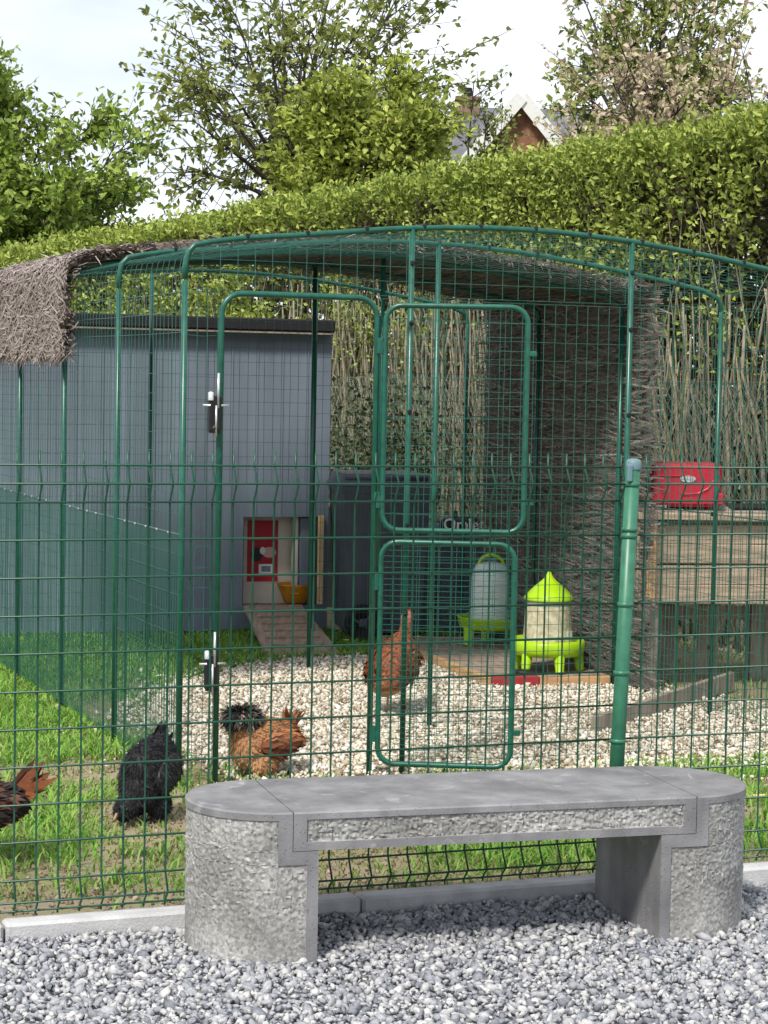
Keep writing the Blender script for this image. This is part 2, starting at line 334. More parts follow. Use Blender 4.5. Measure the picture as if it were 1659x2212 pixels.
# ------------------------------------------------------------------ ground
def sheet(name, pts, z, m):
    g = G(); g.add([(x,y,z) for x,y in pts], [tuple(range(len(pts)))]); return tag(g.build(name, m), kind='structure')
sheet('ground', [(-300,-40),(300,-40),(300,500),(-300,500)], -.045, M['ground'])
def fpt(s, d): return (FX+fu[0]*s+fn[0]*d, FY+fu[1]*s+fn[1]*d)
tag(G().add([(*fpt(-4,-6),-.034),(*fpt(7,-6),-.034),(*fpt(7,-.06),-.034),(*fpt(-4,-.06),-.034)], [(0,1,2,3)]).build('gravel_bed', M['gbase']), kind='structure')
tag(G().add([(*fpt(-6,.0),-.008),(*fpt(9,.0),-.008),(*fpt(9,8),-.008),(*fpt(-6,8),-.008)], [(0,1,2,3)]).build('soil', M['soil']), kind='structure')
# chipping floor of the run: an uneven outline
bp = []
for t, d in [(.35,.02),(1.2,-.12),(2.3,-.28),(3.2,-.40),(4.0,-.30),(4.2,.7),(3.2,.95),(2.85,1.6),(2.8,3.3),(2.2,3.1),(1.6,3.15),(1.05,2.85),(.6,2.35),(.3,1.5),(.2,.6)]:
    x, y, z = run2w(t+random.uniform(-.04,.04), d+random.uniform(-.04,.04)); bp.append((x,y))
CHIP = np.array(bp)
sheet('chipping_bed', bp, -.004, M['runbed'])
def in_poly(x, y, P):
    c = np.zeros(len(x), bool); j = len(P)-1
    for i in range(len(P)):
        xi, yi = P[i]; xj, yj = P[j]
        c ^= ((yi > y) != (yj > y)) & (x < (xj-xi)*(y-yi)/(yj-yi+1e-12)+xi); j = i
    return c
# kerb under the fence
k = G(); kk = -4.0
while kk < 7:
    x, y = fpt(kk+.5, -.035); k.box((x, y, -.056), (.994,.075,.15), Matrix.Rotation(FYAW,3,'Z'), .008); kk += 1.0
tag(k.build('kerb', M['kerb']), kind='structure')
# grey gravel
T48, F48 = rock_templates(14, 3, 6); T24, F24 = rock_templates(10, 2, 5)
def grid_pts(x0, x1, y0, y1, sp, jit=.5):
    X, Y = np.meshgrid(np.arange(x0,x1,sp), np.arange(y0,y1,sp)); X = X.ravel()+rng.uniform(-jit,jit,X.size)*sp; Y = Y.ravel()+rng.uniform(-jit,jit,Y.size)*sp
    return X, Y
X, Y = grid_pts(-1.75, 2.15, 4.15, 6.9, .0153)
m_ = (fence_d(X,Y) < -.082) & (fence_d(X,Y) > -2.6) & (np.abs(X)/Y < .29)
ux = (X-BX)*math.cos(BYAW)+(Y-BY)*math.sin(BYAW); uy = -(X-BX)*math.sin(BYAW)+(Y-BY)*math.cos(BYAW)
rb = BW/2-.012
def in_leg(ux, uy): return ((uy > .01) & (uy < BW-.01) & (((ux > 0) & (ux < .06)) | ((ux > BL-.09) & (ux < BL)))) | ((np.hypot(ux, uy-BW/2) < rb) & (ux <= 0)) | ((np.hypot(ux-BL, uy-BW/2) < rb) & (ux >= BL))
m_ &= ~in_leg(ux, uy); X, Y = X[m_], Y[m_]
Z = -.026+.018*(vnoise(X*4, Y*4, 3)-.5) + rng.uniform(-.003,.008,len(X))
sz = rng.lognormal(math.log(.0098), .36, len(X)).clip(.004,.024)
go = link('gravel', rocks_mesh('gravel', np.c_[X,Y,Z], sz, T48, F48), M['gravel']); tag(go, 'loose grey crushed stone gravel in front of the fence', 'gravel', kind='stuff')
# cream chippings in the run
X, Y = grid_pts(-1.5, 3.0, 7.2, 11.3, .0192)
tX, dX = w2run(X, Y)
edge = vnoise(X*5, Y*5, 8)
ins = in_poly(X, Y, CHIP+0); c0 = CHIP.mean(0)
grow = in_poly(c0[0]+(X-c0[0])*.93, c0[1]+(Y-c0[1])*.93, CHIP); grow2 = in_poly(c0[0]+(X-c0[0])*.82, c0[1]+(Y-c0[1])*.82, CHIP)
keep = ins & (rng.random(len(X)) < np.where(edge > .36, 1.0, .55)) | (grow & ~ins & (rng.random(len(X)) < .45)) | (grow2 & ~grow & (rng.random(len(X)) < .10*(edge > .5)))
X, Y = X[keep], Y[keep]
Z = .012*(vnoise(X*5, Y*5, 4)-.4)+rng.uniform(-.002,.010,len(X))
sz = rng.lognormal(math.log(.0105), .34, len(X)).clip(.006,.026)
tag(link('chippings', rocks_mesh('chippings', np.c_[X,Y,Z], sz, T24, F24), M['chips']), 'pale cream stone chippings covering the run floor', 'chippings', kind='stuff')
# grass
def grass(name, n, x0, x1, y0, y1, dens, m, Lr, Wr, label, tries=6):
    X = rng.uniform(x0,x1,n*tries); Y = rng.uniform(y0,y1,n*tries); k_ = (rng.random(n*tries) < dens(X,Y)) & (fence_d(X,Y) > .05) & (np.abs(X) < .30*Y); X, Y = X[k_][:n], Y[k_][:n]; n = len(X)
    P = np.c_[X,Y,np.full(n,-.009)]; az = rng.uniform(0,2*math.pi,n); lean = np.abs(rng.normal(0,.5,n))
    D = norm(np.c_[np.cos(az)*lean, np.sin(az)*lean, np.ones(n)]); S = np.c_[-np.sin(az), np.cos(az), np.zeros(n)]
    bend = np.c_[np.cos(az), np.sin(az), np.full(n,-.45)]; L = rng.uniform(*Lr,n)*(.6+.8*vnoise(X*3,Y*3,21))
    o = link(name, blades_mesh(name, P, D, S, L, rng.uniform(*Wr,n), bend), m); return tag(o, label, 'grass', kind='stuff')
def dens_green(X, Y):
    t, d = w2run(X, Y); fd = fence_d(X, Y); v = vnoise(X*2.6, Y*2.6, 5); ins = in_poly(X, Y, CHIP)
    left = (t < .05+.0*d) & (d > -.1)                 # lush lawn left of the run
    inside = (t >= .05) & (d > 0) & ~ins & (t < 2.8)
    strip = d < -.1
    out = np.zeros(len(X))
    out = np.where(left, np.where(v > .22, 1.0, .4), out)
    out = np.where(left & (d < .55), np.where(v > .55, .55, .06), out)
    out = np.where(inside, np.where(v > .42, .75, .12)*np.where(d < 2.2, .5, 1), out)
    out = np.where(inside & (d > 2.6), .9, out)
    s_ = (X-FX)*fu[0]+(Y-FY)*fu[1]
    wgt = np.where(s_ < .75, .9, np.where(s_ < 1.15, .25, np.where(s_ < 1.45, .55, 1.0)))
    out = np.where(strip, np.where(v > .56, .9, np.where(v > .47, .3, .04))*wgt*np.where(fd < .17, .3, 1), out)
    out = np.where((t > 2.8) & (d > 0), .08*(v > .5), out)
    return out
grass('grass', 64000, -3.2, 2.6, 5.5, 12.2, dens_green, M['grass'], (.035,.075), (.004,.0085), 'short bright green grass growing round the chicken run')
grass('dry_grass', 16000, -2.4, 2.4, 5.5, 9.5, lambda X,Y: np.where(w2run(X,Y)[1] < .45, .55*(vnoise(X*3.4,Y*3.4,31) > .40), .06*(~in_poly(X,Y,CHIP))), M['moss'], (.015,.038), (.003,.007), 'mossy worn grass on the bare earth by the fence')
# lumps of earth and bits of stone on the worn strip
X, Y = rng.uniform(-2,2.2,9000), rng.uniform(5.5,8.6,9000); k_ = (fence_d(X,Y) > .06) & (w2run(X,Y)[1] < .35) & (vnoise(X*2.6,Y*2.6,5) < .56)
X, Y = X[k_], Y[k_]
M['clod'] = mat('earth crumbs', (.2,.15,.1), .95, island=[(.12,.09,.06),(.2,.15,.105),(.27,.21,.15),(.42,.36,.28)])
tag(link('earth_crumbs', rocks_mesh('earth_crumbs', np.c_[X,Y,np.full(len(X),-.005)], rng.lognormal(math.log(.0065),.4,len(X)).clip(.003,.02), T24, F24), M['clod']), 'crumbs of earth and small stones on the worn strip', 'earth', kind='stuff')

# ------------------------------------------------------------------ concrete bench
def rough_field(w, h, seed):
    r = np.random.default_rng(seed); f = r.normal(size=(w,h))
    g = f+.35*(np.roll(f,1,0)+np.roll(f,1,1))+.3*r.normal(size=((w+2)//3,(h+2)//3)).repeat(3,0).repeat(3,1)[:w,:h]
    return g/ g.std()
bench = thing('concrete_bench', 'long grey concrete bench with rounded ends on the gravel', 'bench', (BX,BY,0), BYAW)
def grid_obj(name, S, Zs, pos, rough, skip, parent, extra=None):
    """grid of points pos(s,z,disp) with an attribute; skip cells where skip()"""
    g = G(); ns, nz = len(S), len(Zs); att = []
    F_ = rough_field(ns, nz, len(name)+ns); n2 = vnoise(*np.meshgrid(np.arange(ns)*.02, np.arange(nz)*.02, indexing='ij'), seed=9)
    for i, s in enumerate(S):
        for j, z in enumerate(Zs):
            q = rough(s, z); d = -q*.004 + q*(.0013*F_[i,j]*min(1,max(.35,(z-.02)/.09))); g.v.append(tuple(pos(s, z, d))); att.append(q)
    for i in range(ns-1):
        for j in range(nz-1):
            if skip and skip((S[i]+S[i+1])/2, (Zs[j]+Zs[j+1])/2): continue
            g.f.append((i*nz+j, (i+1)*nz+j, (i+1)*nz+j+1, i*nz+j+1))
    if extra:
        for vs, fs in extra: n = len(g.v); g.add(vs, fs); att += [0]*len(vs)
    o = g.build(name, M['conc'], parent, True)
    me = o.data; me.attributes.new('rough','FLOAT','POINT').data.foreach_set('value', np.array(att, dtype=np.float32))
    return o
def merge_grid(lo, hi, step, marks):
    a = list(np.arange(lo, hi, step))+[hi]
    for m0 in marks: a += [m0-.0012, m0+.0012]
    return sorted(set(round(x,5) for x in a if lo <= x <= hi))
def end_block(mirror, ext):
    """half-round block; local seam at x=0, its round end towards -x, foot reaching +ext under the slab"""
    rad = BW/2; arc = math.pi*rad; tot = ext*2+arc; zt = BH; zl = BH-SLAB
    def plan(s, off=0):
        if s < ext: return (ext-s, -off)
        if s > ext+arc: return (s-ext-arc, BW+off)
        th = (s-ext)/rad; return (-(rad+off)*math.sin(th), rad-(rad+off)*math.cos(th))
    mar = .034
    def rough(s, z):
        a = min(s, tot-s)
        if a < .03 or z > zt-.022: return 0.
        if a < ext+.036 and z > zl-.036: return 0.
        return 1.
    S = merge_grid(0, tot, .0042, [.03, ext, ext+.036, tot-.03, tot-ext-.036]); Zs = merge_grid(-.06, zt-.004, .0042, [zt-.022, zl-.036, zl])
    sg = -1 if mirror else 1; x0 = BL if mirror else 0
    def P(p, z): return (x0+sg*p[0], p[1], z)
    skip = lambda s, z: (s < ext or s > tot-ext) and z > zl
    ex = []
    # top cap: chamfered ring + flat
    ss = np.linspace(ext, ext+arc, 60); ring = [P(plan(s), zt-.004) for s in ss]; ins_ = [P((plan(s,-.005)[0] if 0 < i < 59 else 0., plan(s,-.005)[1]), zt) for i, s in enumerate(ss)]
    n = len(ss); ex.append((ring+ins_, [(i,i+1,n+i+1,n+i) for i in range(n-1)])); ex.append((ins_, [tuple(range(n))]))
    ex.append(([P((0,0),zl),P((0,BW),zl),P((0,BW),zt),P((0,0),zt)], [(0,1,2,3)]))
    ex.append(([P((0,0),zl),P((ext,0),zl),P((ext,BW),zl),P((0,BW),zl)], [(0,1,2,3)]))
    ex.append(([P((ext,0),-.06),P((ext,BW),-.06),P((ext,BW),zl),P((ext,0),zl)], [(0,1,2,3)]))
    o = grid_obj('end_block', S, Zs, lambda s, z, d: P(plan(s, d), z), rough, skip, bench, ex)
    bm = bmesh.new(); bm.from_mesh(o.data); bmesh.ops.recalc_face_normals(bm, faces=bm.faces); bm.to_mesh(o.data); bm.free()
    o.data.set_sharp_from_angle(angle=R(38))
    return o
end_block(False, .070); end_block(True, .102)
def slab():
    x0, x1 = .003, BL-.003; z0, z1 = BH-SLAB+.001, BH
    S = merge_grid(x0, x1, .0042, [x0+.036, x1-.036]); Zs = merge_grid(z0, z1-.004, .0042, [z0+.022, z1-.020])
    rough = lambda s, z: 1. if (x0+.036 < s < x1-.036 and z0+.022 < z < z1-.020) else 0.
    ex = []
    ex.append(([(x0,-.0,z1-.004),(x1,0,z1-.004),(x1,.005,z1),(x0,.005,z1)], [(0,1,2,3)]))
    ex.append(([(x0,.005,z1),(x1,.005,z1),(x1,BW-.004,z1),(x0,BW-.004,z1)], [(0,1,2,3)]))
    ex.append(([(x0,BW-.004,z1),(x1,BW-.004,z1),(x1,BW,z1-.004),(x0,BW,z1-.004)], [(0,1,2,3)]))
    ex.append(([(x0,BW,z1-.004),(x1,BW,z1-.004),(x1,BW,z0),(x0,BW,z0)], [(0,1,2,3)]))
    ex.append(([(x0,0,z0),(x1,0,z0),(x1,BW,z0),(x0,BW,z0)], [(0,1,2,3)]))
    for x in (x0,x1): ex.append(([(x,0,z0),(x,BW,z0),(x,BW,z1),(x,0,z1)], [(0,1,2,3)]))
    o = grid_obj('seat_slab', S, Zs, lambda s, z, d: (s, -d*1.3, z), rough, None, bench, ex)
    bm = bmesh.new(); bm.from_mesh(o.data); bmesh.ops.recalc_face_normals(bm, faces=bm.faces); bm.to_mesh(o.data); bm.free()
    o.data.set_sharp_from_angle(angle=R(38))
slab()

# ------------------------------------------------------------------ green mesh fence
FZ = .022
fence = thing('mesh_fence', 'low dark green welded mesh fence on a pale kerb', 'fence', (FX,FY,FZ), FYAW)
PROF = [(.0,0),(.012,0),(.042,-.030),(.094,0),(1.10,0),(1.152,-.030),(1.20,0),(1.238,0)]
def off(z):
    for (a,b),(c,d) in zip(PROF, PROF[1:]):
        if a <= z <= c: return b+(d-b)*(z-a)/(c-a)
    return 0
vm = G().tube([(0,o,z) for z,o in PROF], .0029, 5).build('vertical_wire', M['fwire'], None); vme = vm.data; bpy.data.objects.remove(vm)
PS = 1.825   # position of the round post along the fence
def wire_panel(s0, s1):
    nW = int(round((s1-s0)/.0595)); pan = bpy.data.objects.new('wire_panel', None); COL.objects.link(pan); pan.parent = fence; pan.location = (s0,0,0)
    for i in range(nW+1): link('vertical_wire', vme, None, pan, True, ((s1-s0)*i/nW, 0, 0))
    hm = G().tube([(0,0,0),(s1-s0,0,0)], .0031, 5); hme = None
    for z in [.012,.042,.094]+[.196+.1006*i for i in range(10)]+[1.152,1.20]:
        if hme is None: o = hm.build('horizontal_wire', M['fwire'], pan, True); hme = o.data
        else: o = link('horizontal_wire', hme, None, pan, True)
        o.location = (0, off(z)-.005, z)
wire_panel(PS-2.5, PS-.012); wire_panel(PS+.012, PS+2.5)
pl_ = G().tube([(0,0,-.05),(.04,0,1.215)], .0215, 16).build('post', M['postg'], fence, True, (PS-.03,-.034,0))
G().lathe([(.0225,-.022),(.0235,-.018),(.0232,.0),(.0195,.008),(.008,.012)], 16, (.041,0,1.215), True, True).build('cap', M['capg'], pl_, True)
for z in [.094]+[.196+.2012*i for i in range(5)]+[1.02,1.152]:
    G().lathe([(.0222,-.006),(.0246,-.005),(.0246,.005),(.0222,.006)], 16, (.04*z/1.235,0,z)).build('clip_band', M['postg'], pl_, True)
G().box((.04*1.14/1.235-.018,-.020,1.185),(.016,.012,.05),None,.003).build('clip', M['capg'], pl_)

# ------------------------------------------------------------------ walk-in chicken run
run = thing('walk_in_chicken_run', 'tall walk-in chicken run of green tubes and wire mesh behind the fence', 'chicken run', (OX,OY,0), YAW)
RW, RD, EV = 3*MO, 4*MO, 1.90
_at = np.array([0,.07,.2,.4,.62,.83,.95,1.3,1.6,1.955,2.3,2.62,2.9,3.0])*MO; _az = np.array([1.90,1.945,1.962,1.977,1.998,2.02,2.03,2.045,2.042,2.020,1.982,1.936,1.893,1.87])
_tt = np.linspace(0, RW, 121); _zz = np.interp(_tt, _at, _az); _zz = np.convolve(np.pad(_zz, 3, mode='edge'), np.ones(7)/7, 'valid')
def arch(t): return float(np.interp(t, _tt, _zz))
TR = .0108
def arch_pts(d, n=28):
    pts = [(0,d,EV-.09),(.002,d,EV-.035),(.012,d,EV+.008),(.036,d,EV+.033)]
    for i in range(1, n): t = RW*i/n; pts.append((t, d, arch(t)))
    pts += [(RW-.022,d,EV-.04),(RW-.005,d,EV-.065),(RW,d,EV-.10)]; return pts
for kf in range(5):
    d = kf*MO
    G().tube(arch_pts(d), TR, 8).build('arch_bar', M['green'], run, True)
    for t in (0, RW): G().tube([(t,d,-.02),(t,d,EV-.095)], TR*1.02, 8).build('corner_pole', M['green'], run, True)
def pole(t, d, z0=-.02, z1=None): return G().tube([(t,d,z0),(t,d,z1 or arch(t))], TR, 8).build('pole', M['green'], run, True)
pole(.95*MO, 0); pole(1.955*MO, 0); pole(1.5*MO, MO); pole(1.63*MO, 2*MO, .6); pole(1.62*MO, 2.98*MO); pole(.98*MO, 4*MO); pole(2.0*MO, 4*MO)
# joint sleeves, dark clips
cl = G(); pins = G()
def clip(t, d, z, s=.016): cl.box((t,d,z),(s,.024,s*1.2),None,.004)
for kf in range(5):
    for z in (.3,.9,1.35,1.72): clip(.004, kf*MO+.012, z); clip(RW-.004, kf*MO+.012, z)
for i in range(1,12): clip(RW*i/12, 0, arch(RW*i/12)+.006); clip(RW*i/12, MO, arch(RW*i/12)+.006)
for z in (.25,.6,.93,1.35,1.68,1.9): clip(.95*MO, -.004, z); clip(1.955*MO, -.004, z)
cl.build('joint_clips', M['clip'], run)['kind'] = 'stuff'
# wire mesh panels
WR = .0013
def plane_mesh(name, org, e1, e2, l1, l2, s1, s2, r=WR, skip=None, parent=run, m='gwire'):
    """wires along e2 spaced s1 along e1, and along e1 spaced s2 along e2"""
    g = G(); org = Vector(org); e1 = Vector(e1); e2 = Vector(e2)
    n1 = max(1,int(round(l1/s1))); n2 = max(1,int(round(l2/s2)))
    e3 = e1.cross(e2); J = lambda: e3*random.uniform(-.004,.004)
    for i in range(n1+1): p = org+e1*(l1*i/n1); k1 = random.uniform(-.06,.06)*l1/n1; g.tube([p, p+e2*l2*.5+e1*k1+J(), p+e2*l2], r, 4, False)
    for i in range(n2+1): p = org+e2*(l2*i/n2); k2 = random.uniform(-.06,.06)*l2/n2; g.tube([p, p+e1*l1*.5+e2*k2+J(), p+e1*l1], r, 4, False)
    o = g.build(name, M[m], parent); o['kind'] = 'stuff'; return o
LZ = .90
for kf in range(4):
    for t, sg in ((0,1),(RW,-1)):
        plane_mesh('wire_mesh', (t,kf*MO+.01,LZ), (0,1,0), (0,0,1), MO-.02, EV-LZ-.06, .049, .075)
        plane_mesh('fine_wire_mesh', (t,kf*MO+.01,.03), (0,1,0), (0,0,1), MO-.02, LZ-.03, .0165 if sg > 0 else .032, .075)
        # thicker wire where the two meshes meet, held by bright clips
        G().tube([(t,kf*MO,LZ),(t,(kf+1)*MO,LZ)], .003, 5).build('seam_wire', M['gwire'], run)
        for q in range(1,6): pins.box((t-.006*sg, kf*MO+MO*q/6, LZ), (.007,.009,.008), None, .002)
pins.build('seam_clips', M['pin'], run)['kind'] = 'stuff'
def roof_mesh(d0, d1):
    g = G(); ts = [RW*i/36 for i in range(37)]
    for t in ts[1:-1]: g.tube([(t,d0,arch(t)-.012),(t+random.uniform(-.004,.004),(d0+d1)/2,arch(t)-.015-random.random()*.006),(t,d1,arch(t)-.012)], .0009, 4, False)
    nd = int(round((d1-d0)/.076))
    for i in range(1,nd): d = d0+(d1-d0)*i/nd; g.tube([(t,d,arch(t)-.013) for t in ts[::2]], .0009, 4, False)
    for i in range(1,nd):       # eave turn-over
        d = d0+(d1-d0)*i/nd; g.tube([(0,d,EV-.06),(.01,d,EV-.01),(.065,d,arch(.065)-.012)], WR, 4, False)
    g.build('roof_mesh', M['gwire'], run)['kind'] = 'stuff'
for kf in range(4): roof_mesh(kf*MO, (kf+1)*MO)
D0, D1, DT = .134, .732, 1.765       # doorway in the front face
def gable_mesh(t0, t1, zb, d, s1=.0655, s2=.054):
    g = G(); n = max(1,int(round((t1-t0)/s1)))
    for i in range(n+1): t = t0+(t1-t0)*i/n; g.tube([(t,d,zb),(t,d,arch(t)-.01)], WR, 4, False)
    z = zb
    while z < EV+.13:
        ta, tb = t0, t1
        while ta < t1 and arch(ta) < z+.01: ta += .02
        while tb > t0 and arch(tb) < z+.01: tb -= .02
        if tb > ta: g.tube([(ta,d,z),(tb,d,z)], WR, 4, False)
        z += s2
    g.build('gable_mesh', M['gwire'], run)['kind'] = 'stuff'
P1, P2 = .95*MO, 1.955*MO
gable_mesh(.0, RW, DT+.012, 0)
plane_mesh('wire_mesh', (.01,0,.03), (1,0,0), (0,0,1), D0-.02, DT-.03, .045, .075)
plane_mesh('wire_mesh', (D1+.02,0,.9), (1,0,0), (0,0,1), P1-D1-.03, DT-.9, .047, .075)
plane_mesh('wire_mesh', (P1,0,LZ), (1,0,0), (0,0,1), P2-P1, DT-LZ, .047, .075)
plane_mesh('fine_wire_mesh', (P1,0,.03), (1,0,0), (0,0,1), P2-P1, LZ-.03, .047, .05)
plane_mesh('wire_mesh', (P2,0,.03), (1,0,0), (0,0,1), RW-P2, DT-.03, .047, .075)
for a_, b_ in ((0.01,MO),(2*MO,RW)): plane_mesh('wire_mesh', (a_,RD,LZ), (1,0,0), (0,0,1), b_-a_, EV-LZ, .047, .075)
plane_mesh('wire_mesh', (MO,RD,LZ), (1,0,0), (0,0,1), MO, EV-LZ+.1, .047, .075)
plane_mesh('fine_wire_mesh', (.01,RD,.03), (1,0,0), (0,0,1), MO, LZ-.03, .024, .075)
plane_mesh('fine_wire_mesh', (2*MO,RD,.03), (1,0,0), (0,0,1), MO, LZ-.03, .024, .075)
# doorway tube
def rounded(t0, t1, z0, z1, r, bottom=True, d=0, n=6):
    pts = []
    def arc(cx, cz, a0, a1):
        for i in range(n+1): a = R(a0+(a1-a0)*i/n); pts.append((cx+r*math.cos(a), d, cz+r*math.sin(a)))
    if bottom: arc(t1-r,z0+r,-90,0)
    else: pts.append((t1,d,z0))
    arc(t1-r,z1-r,0,90); arc(t0+r,z1-r,90,180)
    if bottom: arc(t0+r,z0+r,180,270)
    else: pts.append((t0,d,z0))
    return pts
df = G().tube(rounded(D0,D1,-.01,DT,.075,False,-.012), TR, 10).build('door_frame', M['green'], run, True)
def latch(z):
    g = G(); g.box((D0-.028,-.035,z),(.046,.034,.13),None,.006); g.lathe([(.0,-.02),(.021,-.018),(.023,0),(.014,.02)], 10, (D0-.028,-.035,z-.05))
    o = g.build('latch', M['clip'], run)
    p = G(); p.tube([(D0-.028,-.054,z-.08),(D0-.028,-.054,z+.03)], .004, 6); p.tube([(D0-.020,-.050,z+.02),(D0-.020,-.050,z+.145)], .0048, 6); p.tube([(D0-.075,-.045,z+.03),(D0+.022,-.045,z+.03)], .0048, 6)
    p.lathe([(.0,.02),(.011,.016),(.011,-.012)], 8, (D0-.046,-.045,z+.06))
    p.build('pin', M['pin'], o, True)
latch(1.335); latch(.41)
def leaf_door(z0, z1, w, ang, fine, label):
    """stable-door half swung wide open about its right-hand hinge"""
    h = bpy.data.objects.new('door', None); COL.objects.link(h); h.parent = run; h.location = (D1+.014,-.026,0); h.rotation_euler = (0,0,ang); h['label'] = label
    pts = rounded(.012, w, z0, z1, .062, True); G().tube(pts, TR*.95, 10, closed=True).build('door_frame', M['green'], h, True)
    mesh = plane_mesh('wire_mesh', (.02,0,z0+.01), (1,0,0), (0,0,1), w-.03, z1-z0-.02, .072, (.0215 if fine else .052), .0012, parent=h)
    for zz in ((z1-.17, z0+.11) if not fine else (z0+.13,)): G().box((w+.018,0,zz),(.034,.012,.022),None,.004).build('keeper_tab', M['green'], h)
    for zz in (z1-.15, z0+.11):
        hg = G(); hg.lathe([(.006,-.03),(.015,-.028),(.015,.028),(.006,.03)], 8, (-.006,0,zz)); hg.box((.004,0,zz),(.03,.02,.03),None,.004); hg.build('hinge', M['green'], h)
leaf_door(.915, 1.742, .535, R(-23), False, 'upper half of the wire door standing open')
leaf_door(.045, .872, .505, R(-26), True, 'lower half of the wire door with finer mesh')

# ------------------------------------------------------------------ brushwood screen thrown over the run
scr = thing('brushwood_screen', 'brown brushwood screen draped over the roof and down the right side of the run', 'screen', (OX,OY,0), YAW)
DA, DB = 1.62, 3.47
path = []                                            # (t, z, outward normal t, z)
zl0 = 1.545
for z in np.linspace(zl0, EV-.03, 10): path.append((-.028, z))
for a_ in np.linspace(180, 95, 6): path.append((.035+.063*math.cos(R(a_)), EV-.01+.05*math.sin(R(a_))))
for t in np.linspace(.12, RW-.12, 22): path.append((t, arch(t)+.028))
for a_ in np.linspace(80, 0, 6): path.append((RW-.035+.063*math.cos(R(a_)), EV-.01+.05*math.sin(R(a_))))
for z in np.linspace(EV-.05, .02, 30): path.append((RW+.03, z))
path = np.array(path); tan = np.gradient(path, axis=0); tan /= np.linalg.norm(tan,axis=1,keepdims=True); nor = np.c_[-tan[:,1], tan[:,0]]
def d_front(i): return DA + .03*math.sin(i*.9)+.02*math.sin(i*2.3)
nd = 24; g = G(); npth = len(path)
sag = np.array([[.012*math.sin(i*.7+j*.8)+.008*math.sin(j*1.9+i*.3) for j in range(nd+1)] for i in range(npth)])
for side in (0,1):
    for i in range(npth):
        for j in range(nd+1):
            d = d_front(i)+(DB-d_front(i))*j/nd; o = (.002+.022*side)+abs(sag[i,j])
            g.v.append((path[i,0]+nor[i,0]*o, d, path[i,1]+nor[i,1]*o))
    b = side*npth*(nd+1)
    for i in range(npth-1):
        for j in range(nd): q = (b+i*(nd+1)+j, b+i*(nd+1)+j+1, b+(i+1)*(nd+1)+j+1, b+(i+1)*(nd+1)+j); g.f.append(q if side else q[::-1])
for i in range(npth-1):
    for j in (0,nd): a_ = i*(nd+1)+j; b_ = a_+npth*(nd+1); g.f.append((a_, a_+nd+1, b_+nd+1, b_))
g.build('screen_core', M['matbody'], scr)
cum = np.concatenate([[0], np.cumsum(np.linalg.norm(np.diff(path,axis=0),axis=1))])
def twigs(name, n, side, s0, s1, m, L=(.14,.42), jit=.09, extra=0):
    s = rng.uniform(s0, s1, n); t = np.interp(s, cum, path[:,0]); z = np.interp(s, cum, path[:,1]); n0 = np.interp(s, cum, nor[:,0]); n1 = np.interp(s, cum, nor[:,1])
    d = rng.uniform(DA-.04, DB-.02, n); o = np.where(side, .036, -.006)+rng.normal(0,.006,n)
    P = np.c_[t+n0*o, d, z+n1*o]; Tn = np.c_[-n1*-1, np.zeros(n), -n0]; NN = np.c_[n0, np.zeros(n), n1]
    T2 = np.c_[n1, np.zeros(n), -n0]
    Dv = norm(np.c_[np.zeros(n), np.ones(n), np.zeros(n)] + T2*rng.normal(0,jit,(n,1)) + NN*rng.normal(0,.06,(n,1)))
    S = norm(np.cross(Dv, NN)); ln = rng.uniform(*L, n); bend = T2*rng.normal(0,.3,(n,1))
    me = blades_mesh(name, P-Dv*ln[:,None]*.3, Dv, S, ln, rng.uniform(.004,.009,n), bend)
    link(name, me, m, scr)['kind'] = 'stuff'
sL = cum[-1]; sw = cum[np.argmax(path[:,0] > RW)]
twigs('outer_twigs', 6500, 1, 0, .5, M['matout'], (.05,.2), .38)
twigs('outer_twigs', 5200, 1, .45, sw, M['matout'], (.1,.34), .25)
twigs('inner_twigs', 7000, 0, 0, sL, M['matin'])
twigs('outer_twigs', 2500, 1, sw, sL, M['matout'])
# loose ends at the front rim
n = 1000; s = rng.uniform(0, sw, n); t = np.interp(s,cum,path[:,0]); z = np.interp(s,cum,path[:,1]); n0 = np.interp(s,cum,nor[:,0]); n1 = np.interp(s,cum,nor[:,1]); o = rng.uniform(-.005,.034,n)
P = np.c_[t+n0*o, np.full(n,DA)+rng.normal(0.02,.025,n), z+n1*o]; Dv = norm(np.c_[rng.normal(0,.35,n), -np.ones(n), rng.normal(0,.35,n)]); S = norm(np.cross(Dv, rand_dirs(n)))
link('fringe_twigs', blades_mesh('fringe_twigs', P, Dv, S, rng.uniform(.02,.085,n), rng.uniform(.004,.008,n), rand_dirs(n)*.3), M['matout'], scr)['kind'] = 'stuff'
n = 900; d = rng.uniform(DA, DB, n); P = np.c_[np.full(n,-.04)+rng.normal(0,.012,n), d, np.full(n,zl0+.01)+.012*np.sin(d*9)]; Dv = norm(np.c_[rng.normal(0,.3,n), rng.normal(0,1.,n), -np.ones(n)*.55])
link('fringe_twigs', blades_mesh('fringe_twigs', P, Dv, norm(np.cross(Dv, rand_dirs(n))), rng.uniform(.02,.07,n), rng.uniform(.004,.008,n), rand_dirs(n)*.3), M['matout'], scr)['kind'] = 'stuff'

